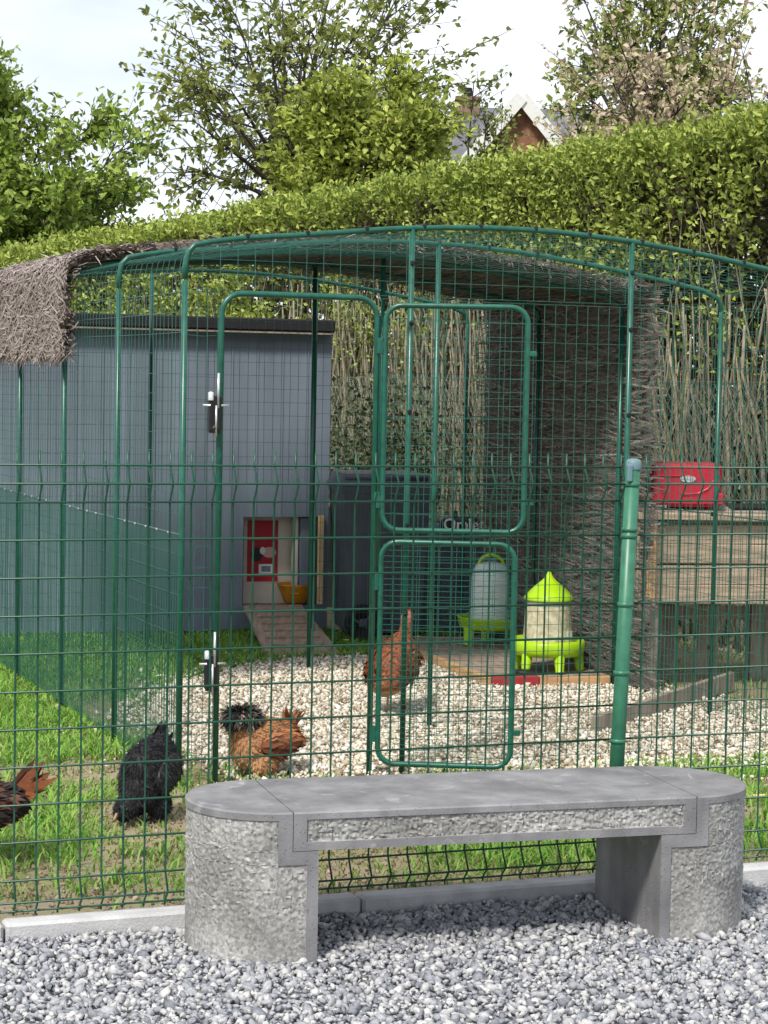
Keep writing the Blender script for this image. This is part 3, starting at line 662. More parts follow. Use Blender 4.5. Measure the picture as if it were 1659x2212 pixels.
# ------------------------------------------------------------------ shed
SYAW = R(18.7); SX, SY = -.325, 12.168
shed = thing('garden_shed', 'blue grey shed with black felt roof and a low hen doorway behind the run', 'shed', (SX,SY,0), SYAW)
SLN, SDP, SH = 2.9, 1.9, 1.745
ox0, ox1, oz0, oz1 = -.512, -.055, .155, .672          # hen doorway
w = G()
def wbox(x0,x1,z0,z1,y=0,th=.03): w.box(((x0+x1)/2, y+th/2, (z0+z1)/2), (x1-x0, th, z1-z0))
wall_parts = [(-SLN,ox0,.02,SH),(ox0,ox1,oz1,SH),(ox0,ox1,.02,oz0),(ox1,0,.02,SH)]
for q in wall_parts: wbox(*q)
w.box((-.015, SDP/2+.015, SH/2), (.03, SDP-.03, SH-.04)); w.box((-SLN/2, SDP, SH/2), (SLN-.06,.03,SH-.04)); w.box((-SLN+.015, SDP/2+.015, SH/2), (.03,SDP-.03,SH-.04))
w.build('wall', M['shed'], shed)
for i in range(20):
    x = -SLN+.06+i*.15
    if ox0-.01 < x < ox1+.01: G().box((x,-.002,(oz1+SH)/2),(.006,.006,SH-oz1)).build('cover_strip', M['shed'], shed)
    elif x < -.03: G().box((x,-.002,SH/2+.02),(.006,.006,SH-.06)).build('cover_strip', M['shed'], shed)
G().box((-SLN/2-.05, SDP/2-.01, SH+.036),(SLN+.10,SDP+.14,.072),None,.008).build('roof', M['felt'], shed)
G().box((-SLN/2-.03, -.062, SH-.008),(SLN+.04,.02,.010)).build('eave_strip', M['timberg'], shed)
c = G(); c.box((-SLN/2,.5,.14),(SLN-.1,.9,.02)); c.build('floor', M['deck'], shed)
c = G(); c.box(((ox0+ox1)/2-.02,.19,.42),(.8,.02,.6)); c.build('inner_wall', M['cream'], shed)
G().box((ox0-.0,.10,.415),(.02,.15,.53)).build('reveal', M['dark'], shed)
G().box((ox1-.055,.07,.415),(.085,.05,.5),None,.004).build('door_panel', M['shed'], shed)
G().box((ox1-.118,.10,.42),(.025,.05,.5)).build('door_edge', M['cream'], shed)
G().box((ox1+.004,-.022,.42),(.034,.022,.52),None,.003).build('batten', M['batten'], shed)
po = G().box((ox0+.165,.176,.46),(.185,.006,.36)).build('poster', M['poster'], None); po.name = 'poster'
po.location = shed.location; po.rotation_euler = shed.rotation_euler; tag(po, 'red poster with a dark and a pink shape inside the shed doorway', 'poster')
def disc(name, cx, cz, rx, rz, y, m, par):
    n = 20; G().add([(cx+rx*math.cos(2*math.pi*i/n), yy, cz+rz*math.sin(2*math.pi*i/n)) for yy in (y,y+.003) for i in range(n)], [tuple(range(n))]+[(i,(i+1)%n,n+(i+1)%n,n+i) for i in range(n)]).build(name, m, par)
px0 = ox0+.075
disc('dark_shape', px0+.052, .44, .036, .042, .168, M['black'], po); disc('pink_shape', px0+.128, .452, .042, .032, .1665, M['pink'], po); disc('pale_shape', px0+.088, .462, .017, .022, .165, M['white'], po)
G().box((px0+.108,.169,.355),(.085,.004,.055)).build('white_frame', M['white'], po); G().box((px0+.110,.1655,.355),(.055,.003,.033)).build('frame_picture', M['bag'], po)
bl = thing('food_bowl', 'amber glazed bowl standing in the shed doorway', 'bowl', (0,0,0)); q = shed.matrix_basis
bw = Matrix.Translation((SX,SY,0)) @ Matrix.Rotation(SYAW,4,'Z') @ Vector((ox1-.125,.045,.166)); bl.location = bw
G().lathe([(.06,0),(.066,.004),(.085,.05),(.108,.10),(.113,.112),(.108,.113),(.10,.10),(.06,.02),(.0,.015)], 28, cap0=True).build('bowl_body', M['bowl'], bl, True)
G().box((0,-.097,.062),(.05,.008,.012),None,.003).build('rim_handle', M['bowl'], bl)
rampw = thing('ramp_board', 'pale wooden ramp board with treads leading up to the shed doorway', 'ramp', (0,0,0))
top = [Vector((-.798,11.93,.168)), Vector((-.47,12.03,.168))]; bot = [Vector((-.60,10.92,.012)), Vector((-.215,11.06,.012))]
nn = (top[1]-top[0]).cross(bot[0]-top[0]).normalized(); nn = nn if nn.z > 0 else -nn
vs = [top[0],top[1],bot[1],bot[0]]; G().add(vs+[v-nn*.02 for v in vs], [(0,1,2,3),(7,6,5,4),(0,4,5,1),(1,5,6,2),(2,6,7,3),(3,7,4,0)]).build('board', M['woodp'], rampw)
for i in range(6):
    f = .12+.14*i; a0 = top[0].lerp(bot[0],f).lerp(top[1].lerp(bot[1],f), .12); a1 = top[0].lerp(bot[0],f).lerp(top[1].lerp(bot[1],f), .88)
    dx = (a1-a0); m3 = Matrix((dx.normalized(), nn.cross(dx).normalized(), nn)).transposed()
    G().box((a0+a1)/2+nn*.006, (dx.length,.016,.012), m3, .002).build('tread', M['woodp'], rampw)

# ------------------------------------------------------------------ wheelie bin, storage box
wb = thing('wheelie_bin', 'charcoal wheelie bin with one wheel showing beside the shed', 'bin', (-.03,12.02,0), R(10))
def frustum(g, b, t, z0, z1, c0=(0,0), c1=(0,0)):
    vs = [(c0[0]+sx*b[0]/2, c0[1]+sy*b[1]/2, z0) for sx,sy in ((-1,-1),(1,-1),(1,1),(-1,1))]+[(c1[0]+sx*t[0]/2, c1[1]+sy*t[1]/2, z1) for sx,sy in ((-1,-1),(1,-1),(1,1),(-1,1))]
    g.add(vs, [(3,2,1,0),(4,5,6,7),(0,1,5,4),(1,2,6,5),(2,3,7,6),(3,0,4,7)])
g = G(); frustum(g, (.42,.48), (.50,.56), .04, .86); g.build('body', M['bin'], wb)
g = G(); frustum(g, (.525,.60), (.525,.60), .84, .875); g.build('rim', M['bin'], wb)
g = G(); frustum(g, (.56,.62), (.48,.5), .878, .945); lid = g.build('lid', M['bin'], wb); G().tube([(-.25,-.325,.925),(.22,-.325,.925)], .014, 8).build('lid_handle', M['bin'], lid, True)
for x in (-.10,.03): G().box((x,-.262,.45),(.016,.02,.72),None,.004).build('body_rib', M['bin'], wb)
def wheel(x):
    g = G(); n = 20
    prof = [(.085,-.025),(.1,-.022),(.105,0),(.1,.022),(.085,.025),(.03,.02),(.03,-.02),(.085,-.025)]
    for i in range(n):
        a = 2*math.pi*i/n
        for r_, y_ in prof: g.v.append((x+r_*math.cos(a), -.285+y_, .105+r_*math.sin(a)))
    k_ = len(prof)
    for i in range(n):
        for j in range(k_-1): g.f.append((i*k_+j, ((i+1)%n)*k_+j, ((i+1)%n)*k_+j+1, i*k_+j+1))
    wh = g.build('wheel', M['rubber'], wb, True); 
    h = G().box((x,-.312,.105),(.05,.02,.05),None,.008); h.box((x+.02,-.312,.125),(.10,.01,.014),Matrix.Rotation(R(-40),3,'Y')); h.box((x-.02,-.312,.105),(.10,.01,.014),Matrix.Rotation(R(35),3,'Y')); h.build('hub', M['bin'], wh)
wheel(-.13)
sb = thing('storage_box', 'black plastic storage box behind the open lower door', 'storage box', (.47,12.35,0), R(14))
g = G(); frustum(g, (.60,.40), (.64,.44), .0, .526); g.build('body', M['bin'], sb)
for x in (-.2,0,.2): G().box((x,-.222,.25),(.02,.02,.40),None,.004).build('body_rib', M['bin'], sb)
G().box((0,-.01,.555),(.68,.50,.05),None,.012).build('lid', M['bin'], sb)
bag = thing('crumpled_bag', 'crumpled blue grey woven bag on the black storage box', 'bag', (.27,12.25,.58), R(14))
g = G(); n1, n2 = 14, 8
for i in range(n1):
    for j in range(n2):
        u_, v_ = i/(n1-1), j/(n2-1); h = .075*math.sin(math.pi*u_)**.6*math.sin(math.pi*v_)**.7*(.5+.6*u_)+random.uniform(-.005,.005)*(0<i<n1-1); g.v.append((-.14+.30*u_, -.12+.24*v_, max(h,.001)))
for i in range(n1-1):
    for j in range(n2-1): g.f.append((i*n2+j,(i+1)*n2+j,(i+1)*n2+j+1,i*n2+j+1))
g.build('bag_body', M['bag'], bag, True)
bg_ = thing('printed_bag', 'black printed bag lettered in white on the storage box', 'bag', (.445,12.21,.586), R(12))
g = G(); g.box((0,0,.05),(.23,.10,.095),Matrix.Rotation(R(-8),3,'X'),.025); g.build('bag_body', M['clip'], bg_, True)
fc = bpy.data.curves.new('lettering','FONT'); fc.body = 'Omlet'; fc.size = .094; fc.extrude = .001; fc.align_x = 'CENTER'; fc.offset = .0018
fo = bpy.data.objects.new('lettering', fc); COL.objects.link(fo); bpy.context.view_layer.update()
tm = bpy.data.meshes.new_from_object(fo.evaluated_get(bpy.context.evaluated_depsgraph_get())); bpy.data.objects.remove(fo)
lo = link('lettering', tm, M['white'], bg_); lo.rotation_euler = (R(82),0,0); lo.location = (.012,-.060,.026)
G().lathe([(.0,.0),(.02,.0),(.018,.03),(.0,.035)], 10, (-.03,0,.10)).build('bag_knot', M['clip'], bg_, True)

# ------------------------------------------------------------------ feeding platform, drinker, feeder
PY = R(12)
plt_ = thing('feeding_platform', 'low platform of weathered boards with a red rail under the feeders', 'platform', (.52,10.02,0), PY)
# its boards run away from the front rail
for i in range(3):
    x0 = .02+i*.203; L_ = 1.62
    vs = []; sk = -.17
    g = G()
    for y in (0.02,L_):
        for x in (x0,x0+.199):
            for z in (.022,.042+.001*i): vs.append((x+sk*y/L_*(1.0), y, z))
    g.add(vs, [(0,1,3,2),(4,6,7,5),(0,4,5,1),(2,3,7,6),(0,2,6,4),(1,5,7,3)]); g.build('deck_board', M['deck'], plt_)
G().box((.135,0,.026),(.235,.035,.05),None,.004).build('front_rail', M['red'], plt_)['label'] = 'red painted front rail'
G().box((.437,0,.024),(.36,.035,.046),None,.004).build('front_rail', M['deckedge'], plt_)['label'] = 'tan timber front rail'
g = G(); vs = []
for y in (0,1.62):
    for x in (-.025,.015):
        for z in (-.01,.048): vs.append((x-.17*y/1.62, y, z))
g.add(vs, [(0,1,3,2),(4,6,7,5),(0,4,5,1),(2,3,7,6),(0,2,6,4),(1,5,7,3)]); g.build('side_rail', M['deckedge'], plt_)
bk = thing('black_dish', 'flat black oval dish lying on the boards beneath the feeder', 'dish', (.73,10.19,.047), R(8))
g = G(); g.lathe([(.075,0),(.08,.008),(.07,.016),(.0,.018)], 24, cap0=True); o = g.build('dish_body', M['clip'], bk, True); o.scale = (1.15,.7,1)
# drinker
dr = thing('chicken_drinker', 'lime green drinker with a frosted white tank and loop handle', 'drinker', (.59,11.32,.044), R(10))
tr_ = G().lathe([(.10,.085),(.150,.088),(.168,.10),(.178,.148),(.184,.155),(.178,.157),(.170,.150),(.158,.108),(.12,.10)], 32).build('tray', M['lime'], dr, True)
for a_ in (205,325,85):
    g = G(); x, y = .145*math.cos(R(a_)), .145*math.sin(R(a_)); g.tube([(x*1.05,y*1.05,0),(x*1.0,y*1.0,.015),(x*.97,y*.97,.10)], [.03,.026,.032], 10); g.build('leg', M['lime'], tr_, True)
G().lathe([(.112,.10),(.112,.20),(.108,.30),(.105,.37),(.099,.41),(.08,.44),(.04,.452),(.0,.454)], 32).build('tank', M['dome'], dr, True)
G().tube([(.07*math.cos(R(x)),0,.432+.060*math.sin(R(x))) for x in range(0,181,15)], .0095, 8).build('handle', M['lime'], dr, True)
# feeder
fe = thing('grain_feeder', 'lime green feeder with pointed cap and hopper full of grain', 'feeder', (.83,10.35,.044), R(10))
tr_ = G().lathe([(.09,.095),(.145,.075),(.172,.08),(.187,.105),(.188,.14),(.178,.158),(.165,.155),(.155,.135),(.12,.125)], 36).build('tray', M['lime'], fe, True)
for a_ in (278,350,150,215):
    g = G(); x, y = .15*math.cos(R(a_)), .15*math.sin(R(a_)); g.tube([(x*1.12,y*1.12,0),(x*1.08,y*1.08,.012),(x*1.02,y*1.02,.09)], [.028,.022,.028], 10); g.build('leg', M['lime'], tr_, True)
G().lathe([(.128,.11),(.125,.16),(.119,.24),(.116,.325)], 36).build('hopper', M['hopper'], fe, True)
G().lathe([(.1158,.325),(.114,.368)], 36).build('hopper_top', M['hopperu'], fe, True)
g = G(); n = 36; prof = [(.122,.352),(.124,.362),(.112,.378),(.07,.42),(.036,.448),(.018,.468),(.008,.49),(.0,.492)]
for r_, z_ in prof:
    for j in range(n): f = 1+(.025 if j % 2 else -.02)*(r_ > .02)*(r_ < .12); a_ = 2*math.pi*j/n; g.v.append((r_*f*math.cos(a_), r_*f*math.sin(a_), z_))
for i in range(len(prof)-1):
    for j in range(n): g.f.append((i*n+j, i*n+(j+1)%n, (i+1)*n+(j+1)%n, (i+1)*n+j))
g.build('cap', M['lime'], fe, True)
G().box((.088,-.085,.185),(.045,.003,.035),Matrix.Rotation(R(44),3,'Z')).build('paper_label', M['white'], fe)

# ------------------------------------------------------------------ raised timber planter with red box, edging board
pln = thing('raised_planter', 'raised planter of sawn timber boards on legs right of the run', 'planter', (1.235,10.0,0), R(9))
for i in range(4): G().box((.9, .02+(.003*(i%2)), .462+.0985*i),(1.82,.034,.094),Matrix.Rotation(R(.25*(-1)**i),3,'Y'),.005).build('side_board', M['timber'], pln)
G().box((.9,-.004,.838),(1.84,.09,.034),Matrix.Rotation(R(.5),3,'Y'),.005).build('top_rail', M['timber'], pln)
G().box((.9,.40,.838),(1.84,.06,.05),None,.005).build('top_rail', M['timber'], pln)
G().box((.9,.12,.872),(1.8,.15,.022),Matrix.Rotation(R(12),3,'X') ,.004).build('shelf_board', M['timberg'], pln)
for i in range(4): G().box((-.002,.22,.462+.0985*i),(.034,.40,.094),None,.005).build('end_board', M['timber'], pln)
for i in range(4): G().box((.9,.42,.462+.0985*i),(1.82,.034,.094),None,.005).build('side_board', M['timber'], pln)
G().box((.9,.22,.80),(1.78,.38,.03)).build('soil_fill', M['soil'], pln)
G().box((.055,-.014,.62),(.048,.03,.42),None,.004).build('batten', M['deckedge'], pln)
for x, y in ((.06,.045),(1.74,.045),(.06,.40),(.75,.40),(1.74,.40)): G().box((x,y+.012,.205),(.10,.075,.43),None,.004).build('leg', M['timberg'], pln)
for x in (.27,.50,.82): G().box((x,.46,.21),(.11,.02,.40),Matrix.Rotation(R(random.uniform(-3,3)),3,'Y')).build('back_plank', M['timberg'], pln)
G().box((.9,.43,.33),(1.6,.02,.07),None).build('brace', M['timberg'], pln)
rb_ = thing('red_plastic_case', 'red plastic case with an oval silver badge on the planter', 'case', (1.452,10.17,.886), R(8))
G().box((0,0,.107),(.355,.20,.214),None,.018).build('case_body', M['boxred'], rb_)
G().tube([(-.178,-.1035,.15),(-.03,-.1035,.152),(.02,-.1035,.15)], .004, 6).build('moulded_band', M['boxred'], rb_)
G().tube([(-.03,-.103,.062),(.05,-.103,.066),(.10,-.103,.09),(.13,-.103,.13),(.15,-.103,.165)], .006, 6).build('moulded_band', M['boxred'], rb_)
n = 22; G().add([(-.0+.042*math.cos(2*math.pi*i/n)*(1 if yy else .9), -.101-.006*(1-yy), .137+.018*math.sin(2*math.pi*i/n)*(1 if yy else .9)) for yy in (1,0) for i in range(n)], [tuple(range(n,2*n))]+[(i,(i+1)%n,n+(i+1)%n,n+i) for i in range(n)]).build('badge', M['silver'], rb_)
G().box((-.13,-.006,.218),(.06,.16,.008),None,.003).build('lid_seam', M['boxred'], rb_); G().box((.16,-.05,.04),(.05,.12,.06),None,.008).build('foot', M['boxred'], rb_)
sh = G().box((.0,.0,.0),(.5,.14,.012),None,.003).build('slate_offcut', M['clip'], None, False, (1.93,10.24,.888)); sh.rotation_euler = (R(4),0,R(9)); tag(sh, 'thin dark slab lying on the planter right of the red case', 'slab')
e0, e1 = Vector((.90,8.70,.0)), Vector((1.70,10.03,.0)); dv = e1-e0
ed = thing('edging_board', 'weathered edging board running across the chippings by the right wall', 'board', (e0.x,e0.y,0), math.atan2(dv.y,dv.x))
for a_, b_, rz in ((0,.62,0.),(.63,dv.length,.012)): G().box(((a_+b_)/2,0,.035+rz),(b_-a_,.028,.085),Matrix.Rotation(R(-.6),3,'Y'),.003).build('board_length', M['timberg'], ed)

# ------------------------------------------------------------------ hens
def organic(name, blobs, tubes, voxel, m, colf, parent):
    bm = bmesh.new()
    for c, r, rot in blobs:
        ret = bmesh.ops.create_icosphere(bm, subdivisions=3, radius=1); mt = Matrix.Translation(c) @ Euler([R(x) for x in rot]).to_matrix().to_4x4() @ Matrix.Diagonal((*r,1))
        bmesh.ops.transform(bm, matrix=mt, verts=ret['verts'])
    me = bpy.data.meshes.new('tmp'); bm.to_mesh(me); bm.free()
    g = G()
    for pts, rr in tubes: g.tube(pts, rr, 10)
    if g.v:
        m2 = bpy.data.meshes.new('tmp2'); m2.from_pydata(g.v, [], g.f); bm = bmesh.new(); bm.from_mesh(me); bm.from_mesh(m2); bmesh.ops.recalc_face_normals(bm, faces=bm.faces); bm.to_mesh(me); bm.free()
    o = bpy.data.objects.new('tmp', me); COL.objects.link(o)
    rm = o.modifiers.new('r','REMESH'); rm.mode = 'VOXEL'; rm.voxel_size = voxel
    sm = o.modifiers.new('s','SMOOTH'); sm.iterations = 4; sm.factor = .5
    bpy.context.view_layer.update()
    res = bpy.data.meshes.new_from_object(o.evaluated_get(bpy.context.evaluated_depsgraph_get())); bpy.data.objects.remove(o)
    co = np.empty(len(res.vertices)*3, dtype=np.float32); res.vertices.foreach_get('co', co); co = co.reshape(-1,3)
    c = np.ones((len(co),4), dtype=np.float32); c[:,:3] = colf(co); res.attributes.new('Col','FLOAT_COLOR','POINT').data.foreach_set('color', c.ravel())
    res.materials.clear(); return link(name, res, m, parent, True)
def surf_samples(o, n):
    me = o.data; me.calc_loop_triangles(); tv = np.empty(len(me.loop_triangles)*3, dtype=np.int32); me.loop_triangles.foreach_get('vertices', tv); tv = tv.reshape(-1,3)
    co = np.empty(len(me.vertices)*3, dtype=np.float32); me.vertices.foreach_get('co', co); co = co.reshape(-1,3).astype(float)
    A, B, C_ = co[tv[:,0]], co[tv[:,1]], co[tv[:,2]]; cr = np.cross(B-A, C_-A); ar = np.linalg.norm(cr,axis=1)
    i = rng.choice(len(tv), n, p=ar/ar.sum()); u_, v_ = rng.random((2,n)); fl = u_+v_ > 1; u_[fl] = 1-u_[fl]; v_[fl] = 1-v_[fl]
    return A[i]+(B[i]-A[i])*u_[:,None]+(C_[i]-A[i])*v_[:,None], norm(cr[i])
def feathers(o, n, flow, colf, L, Wd, lift, mask=None, jit=.2, parent=None, m='plume', name='plumage', cj=.2):
    P, Nn = surf_samples(o, n)
    if mask is not None: k_ = rng.random(n) < mask(P); P, Nn = P[k_], Nn[k_]; n = len(P)
    Fv = flow(P); D = norm(norm(Fv - Nn*np.sum(Fv*Nn,1,keepdims=True)) + rng.normal(0,jit,(n,3)) + Nn*lift)
    S = norm(np.cross(D, Nn)); ln = rng.uniform(*L,n); c = np.clip(colf(P)*(1+rng.normal(0,cj,(n,1))), .002, .95)
    me = blades_mesh(name, P, D, S, ln, rng.uniform(*Wd,n), -Nn*lift*.6, c)
    ob = link(name, me, M[m], parent or o.parent); ob['kind'] = 'stuff'; return ob
def mixc(a, b, f): f = np.clip(f,0,1)[:,None]; return np.array(a)*(1-f)+np.array(b)*f
def sph(name, c, r, m, par, s=(1,1,1)):
    bm = bmesh.new(); bmesh.ops.create_icosphere(bm, subdivisions=2, radius=r); me = bpy.data.meshes.new(name); bm.to_mesh(me); bm.free()
    o = link(name, me, M[m], par, True, c); o.scale = s; return o
def foot_tubes(x, y, top, r=.007):
    t = [([(x,y,top),(x+.012,y,top*.55),(x,y,.012)], [r*1.8,r,r*.9])]
    for a_ in (-35,0,35,180): t.append(([(x,y,.012),(x+.042*math.cos(R(a_))*(.6 if a_==180 else 1), y+.042*math.sin(R(a_)), .005)], [r*.8,r*.45]))
    return t
def quills(name, n, base, tip, spread, L, Wd, colf, par, m='plume'):
    """a fan of long tail feathers as one part"""
    base = np.array(base,float); tip = np.array(tip,float); ax = norm(tip-base); k_ = np.arange(n)/(max(n-1,1))-.5
    P = base+rng.normal(0,.012,(n,3)); side = norm(np.cross(ax,[0,0,1.])); upv = norm(np.cross(side,ax)); D = norm(ax+upv[None]*k_[:,None]*spread*2+side[None]*rng.normal(0,.22,(n,1)))
    S = norm(np.cross(D, side[None]+rng.normal(0,.3,(n,3)))); c = colf(n)
    return link(name, blades_mesh(name, P, D, S, rng.uniform(*L,n), rng.uniform(*Wd,n), norm(rng.normal(size=(n,3)))*.12+np.array([0,0,-.1]), c), M[m], par)

# 1 brown hen standing tall with raised head
h1 = thing('brown_hen', 'rusty brown hen standing upright with raised head beside the wire door', 'hen', (.062,9.16,0), R(62))
def col1(p): return mixc((.21,.065,.028), (.42,.16,.065), (p[:,2]*2.6-.3)*0+np.clip((.22-p[:,2])*6,0,1))
def colb1(p):
    c = col1(p); leg = p[:,2] < .115; c[leg] = (.45,.28,.12); hd = p[:,2] > .395; c[hd] = (.42,.13,.09); return c
b1 = organic('body', [((0,0,.22),(.135,.098,.098),(0,-38,0)), ((-.085,0,.15),(.085,.085,.065),(0,10,0)), ((.06,0,.27),(.075,.075,.09),(0,-20,0)), ((.108,0,.415),(.036,.027,.029),(0,0,0))],
    [([(.06,0,.27),(.085,0,.33),(.095,0,.38),(.10,0,.415)], [.062,.036,.025,.022])]+foot_tubes(.01,.042,.15)+foot_tubes(.0,-.042,.15), .0055, M['plume'], colb1, h1)
feathers(b1, 3600, lambda p: np.tile([-.9,0,-.45],(len(p),1)), col1, (.012,.024), (.009,.015), .03, lambda p: (p[:,2] > .12)*(p[:,2] < .372)*np.where(p[:,2] > .3,.5,1.))
quills('tail', 12, (-.13,0,.17), (-.22,0,.19), .5, (.06,.10), (.022,.034), lambda n: np.array([.30,.10,.035])*rng.uniform(.6,1.2,(n,1)), h1)
for sy in (-1,1):
    wb_ = organic('wing', [((-.015,sy*.09,.215),(.10,.018,.06),(0,-35,0))], [], .006, M['plume'], lambda p: np.tile([.14,.035,.014],(len(p),1)), h1); feathers(wb_, 300, lambda p: np.tile([-.9,0,-.5],(len(p),1)), lambda p: mixc((.13,.035,.014),(.30,.095,.035), rng.random(len(p))), (.025,.05), (.012,.02), .07)
G().add([(.075,.004,.435),(.13,.004,.432),(.138,0,.452),(.12,0,.446),(.112,0,.462),(.1,0,.45),(.09,0,.46),(.072,0,.445),(.075,-.004,.435),(.13,-.004,.432)], [(0,1,2,3,4,5,6,7),(8,7,6,5,4,3,2,9),(0,8,9,1)]).build('comb', M['comb'], h1)
G().tube([(.13,0,.415),(.16,0,.408)], [.009,.0015], 6).build('beak', M['beak'], h1, True)
for sy in (-1,1): sph('eye', (.122,sy*.0245,.421), .005, 'eye', h1); sph('wattle', (.125,sy*.008,.392), .011, 'comb', h1, (.7,.5,1.4))

# 2 buff hen with a dark topknot, facing the camera's left
h2 = thing('crested_hen', 'buff and chestnut hen with a fluffy dark grey topknot on the chippings', 'hen', (-.435,7.66,0), R(212))
def col2(p):
    c = mixc((.37,.19,.09), (.18,.07,.034), (-p[:,0]*7+.1)); f = np.clip((p[:,0]-.03)*9,0,1)*np.clip((.12-p[:,2])*14,0,1)*.7; c = c*(1-f[:,None])+np.array([.66,.46,.26])*f[:,None]; return c
def colb2(p):
    c = col2(p); top = (p[:,2] > .175) & (p[:,0] > .07); c[top] = (.06,.055,.055); return c
b2 = organic('body', [((-.01,0,.125),(.115,.092,.088),(0,-8,0)), ((.055,0,.105),(.075,.08,.08),(0,0,0)), ((.09,0,.175),(.05,.05,.05),(0,0,0)), ((-.09,0,.14),(.06,.06,.06),(0,25,0)), ((.02,.055,.05),(.055,.04,.05),(0,0,0)), ((.02,-.055,.05),(.055,.04,.05),(0,0,0))],
    [([(.04,0,.14),(.07,0,.17),(.09,0,.19)], [.06,.052,.045])]+foot_tubes(.03,.05,.05)+foot_tubes(.03,-.05,.05), .0055, M['plume'], colb2, h2)
feathers(b2, 7500, lambda p: np.tile([-.6,0,-.7],(len(p),1)), col2, (.012,.024), (.004,.008), .10, lambda p: 1.-((p[:,2] > .185)&(p[:,0] > .05)), .3, None, 'plumefluff')
cr = organic('topknot', [((.095,0,.215),(.058,.058,.04),(0,0,0)), ((.065,.0,.215),(.05,.055,.035),(0,0,0))], [], .006, M['plume'], lambda p: np.tile([.035,.033,.036],(len(p),1)), h2)
feathers(cr, 1500, lambda p: (p-np.array([.08,0,.24]))*8+np.array([0,0,-.2]), lambda p: mixc((.025,.024,.027), (.30,.24,.19), rng.random(len(p))**3), (.025,.05), (.005,.010), .5, None, .35, cr, 'plumefluff', 'topknot_feathers')
quills('tail', 60, (-.10,0,.15), (-.15,0,.26), .55, (.05,.105), (.009,.018), lambda n: np.array([.24,.085,.035])*rng.uniform(.45,1.3,(n,1)), h2)
for sy in (-1,1):
    wg = organic('wing', [((-.03,sy*.085,.125),(.085,.02,.048),(0,8,0))], [], .006, M['plume'], lambda p: mixc((.12,.03,.018),(.30,.11,.045), (p[:,2]-.1)*18), h2)
    feathers(wg, 160, lambda p: np.tile([-1,0,-.15],(len(p),1)), lambda p: mixc((.10,.028,.016),(.30,.12,.05), (p[:,2]-.1)*18), (.03,.06), (.014,.022), .06, None, .1, wg)
G().tube([(.135,0,.168),(.16,0,.158)], [.010,.002], 6).build('beak', M['beak'], h2, True)
for sy in (-1,1): sph('eye', (.123,sy*.034,.178), .006, 'eye', h2)

# 3 black fluffy hen pecking, tail in the air
h3 = thing('black_hen', 'fluffy all black hen bent over pecking at the grass edge', 'hen', (-.765,6.83,0), R(238))
h3.scale = (.93,.93,.97)
k3 = lambda p: np.tile([.012,.0115,.0135],(len(p),1))
b3 = organic('body', [((-.0,0,.165),(.105,.088,.10),(0,28,0)), ((-.05,0,.215),(.07,.072,.068),(0,20,0)), ((.035,0,.11),(.085,.08,.08),(0,30,0)), ((.105,0,.065),(.05,.045,.045),(0,20,0)), ((.135,0,.048),(.038,.035,.034),(0,0,0)), ((-.005,.05,.055),(.05,.038,.055),(0,0,0)), ((-.005,-.05,.055),(.05,.038,.055),(0,0,0)), ((-.072,0,.275),(.025,.022,.045),(0,-25,0))],
    foot_tubes(.0,.05,.05)+foot_tubes(.0,-.05,.05), .0055, M['plume'], k3, h3)
feathers(b3, 7000, lambda p: np.tile([-.25,0,-.9],(len(p),1)), lambda p: mixc((.010,.010,.012),(.04,.038,.042), rng.random(len(p))**2), (.010,.024), (.003,.006), .18, lambda p: (p[:,2] > .012)*1., .35, None, 'plumefluff')
quills('tail', 10, (-.07,0,.26), (-.10,0,.34), .25, (.05,.085), (.015,.024), lambda n: np.tile([.013,.013,.015],(n,1)), h3)
for sy in (-1,1): feathers(organic('wing', [((-.015,sy*.085,.165),(.085,.016,.055),(0,35,0))], [], .006, M['plume'], lambda p: np.tile([.016,.015,.017],(len(p),1)), h3), 700, lambda p: np.tile([-.4,0,-.8],(len(p),1)), lambda p: mixc((.010,.010,.012),(.04,.038,.042), rng.random(len(p))**2), (.012,.026), (.004,.008), .10)
G().tube([(.168,0,.04),(.19,0,.025)], [.009,.002], 6).build('beak', M['beak'], h3, True)
for sy in (-1,1): sph('eye', (.152,sy*.03,.058), .005, 'eye', h3)

# 4 dark hen leaving the frame on the left
h4 = thing('chestnut_hen', 'black and chestnut hen with raised russet tail at the edge of the lawn', 'hen', (-1.225,6.16,0), R(190))
def col4(p): return mixc((.018,.014,.013), (.16,.045,.02), (vnoise(p[:,0]*30+50,p[:,2]*30+50,3)-.5)*5)
b4 = organic('body', [((0,0,.17),(.13,.095,.092),(0,0,0)), ((-.10,0,.175),(.07,.06,.06),(0,20,0)), ((.09,0,.21),(.07,.065,.08),(0,-20,0)), ((.15,0,.345),(.034,.024,.026),(0,0,0))],
    [([(.09,0,.22),(.125,0,.28),(.145,0,.34)], [.06,.04,.024])]+foot_tubes(.01,.045,.11)+foot_tubes(.01,-.045,.11), .0055, M['plume'], lambda p: np.where((p[:,2]<.09)[:,None], np.array([.35,.25,.12]), col4(p)), h4)
feathers(b4, 2600, lambda p: np.tile([-1,0,-.25],(len(p),1)), col4, (.025,.05), (.012,.022), .12, lambda p: (p[:,2] > .09)*1.)
quills('tail', 34, (-.12,0,.185), (-.215,0,.265), .34, (.11,.15), (.026,.042), lambda n: np.where(rng.random((n,1)) < .5, np.array([[.21,.07,.028]]), np.array([[.07,.025,.014]]))*rng.uniform(.6,1.3,(n,1)), h4)
for sy in (-1,1): feathers(organic('wing', [((-.02,sy*.09,.175),(.10,.018,.055),(0,5,0))], [], .006, M['plume'], lambda p: np.tile([.03,.018,.015],(len(p),1)), h4), 400, lambda p: np.tile([-1,0,-.2],(len(p),1)), col4, (.03,.06), (.012,.02), .08)
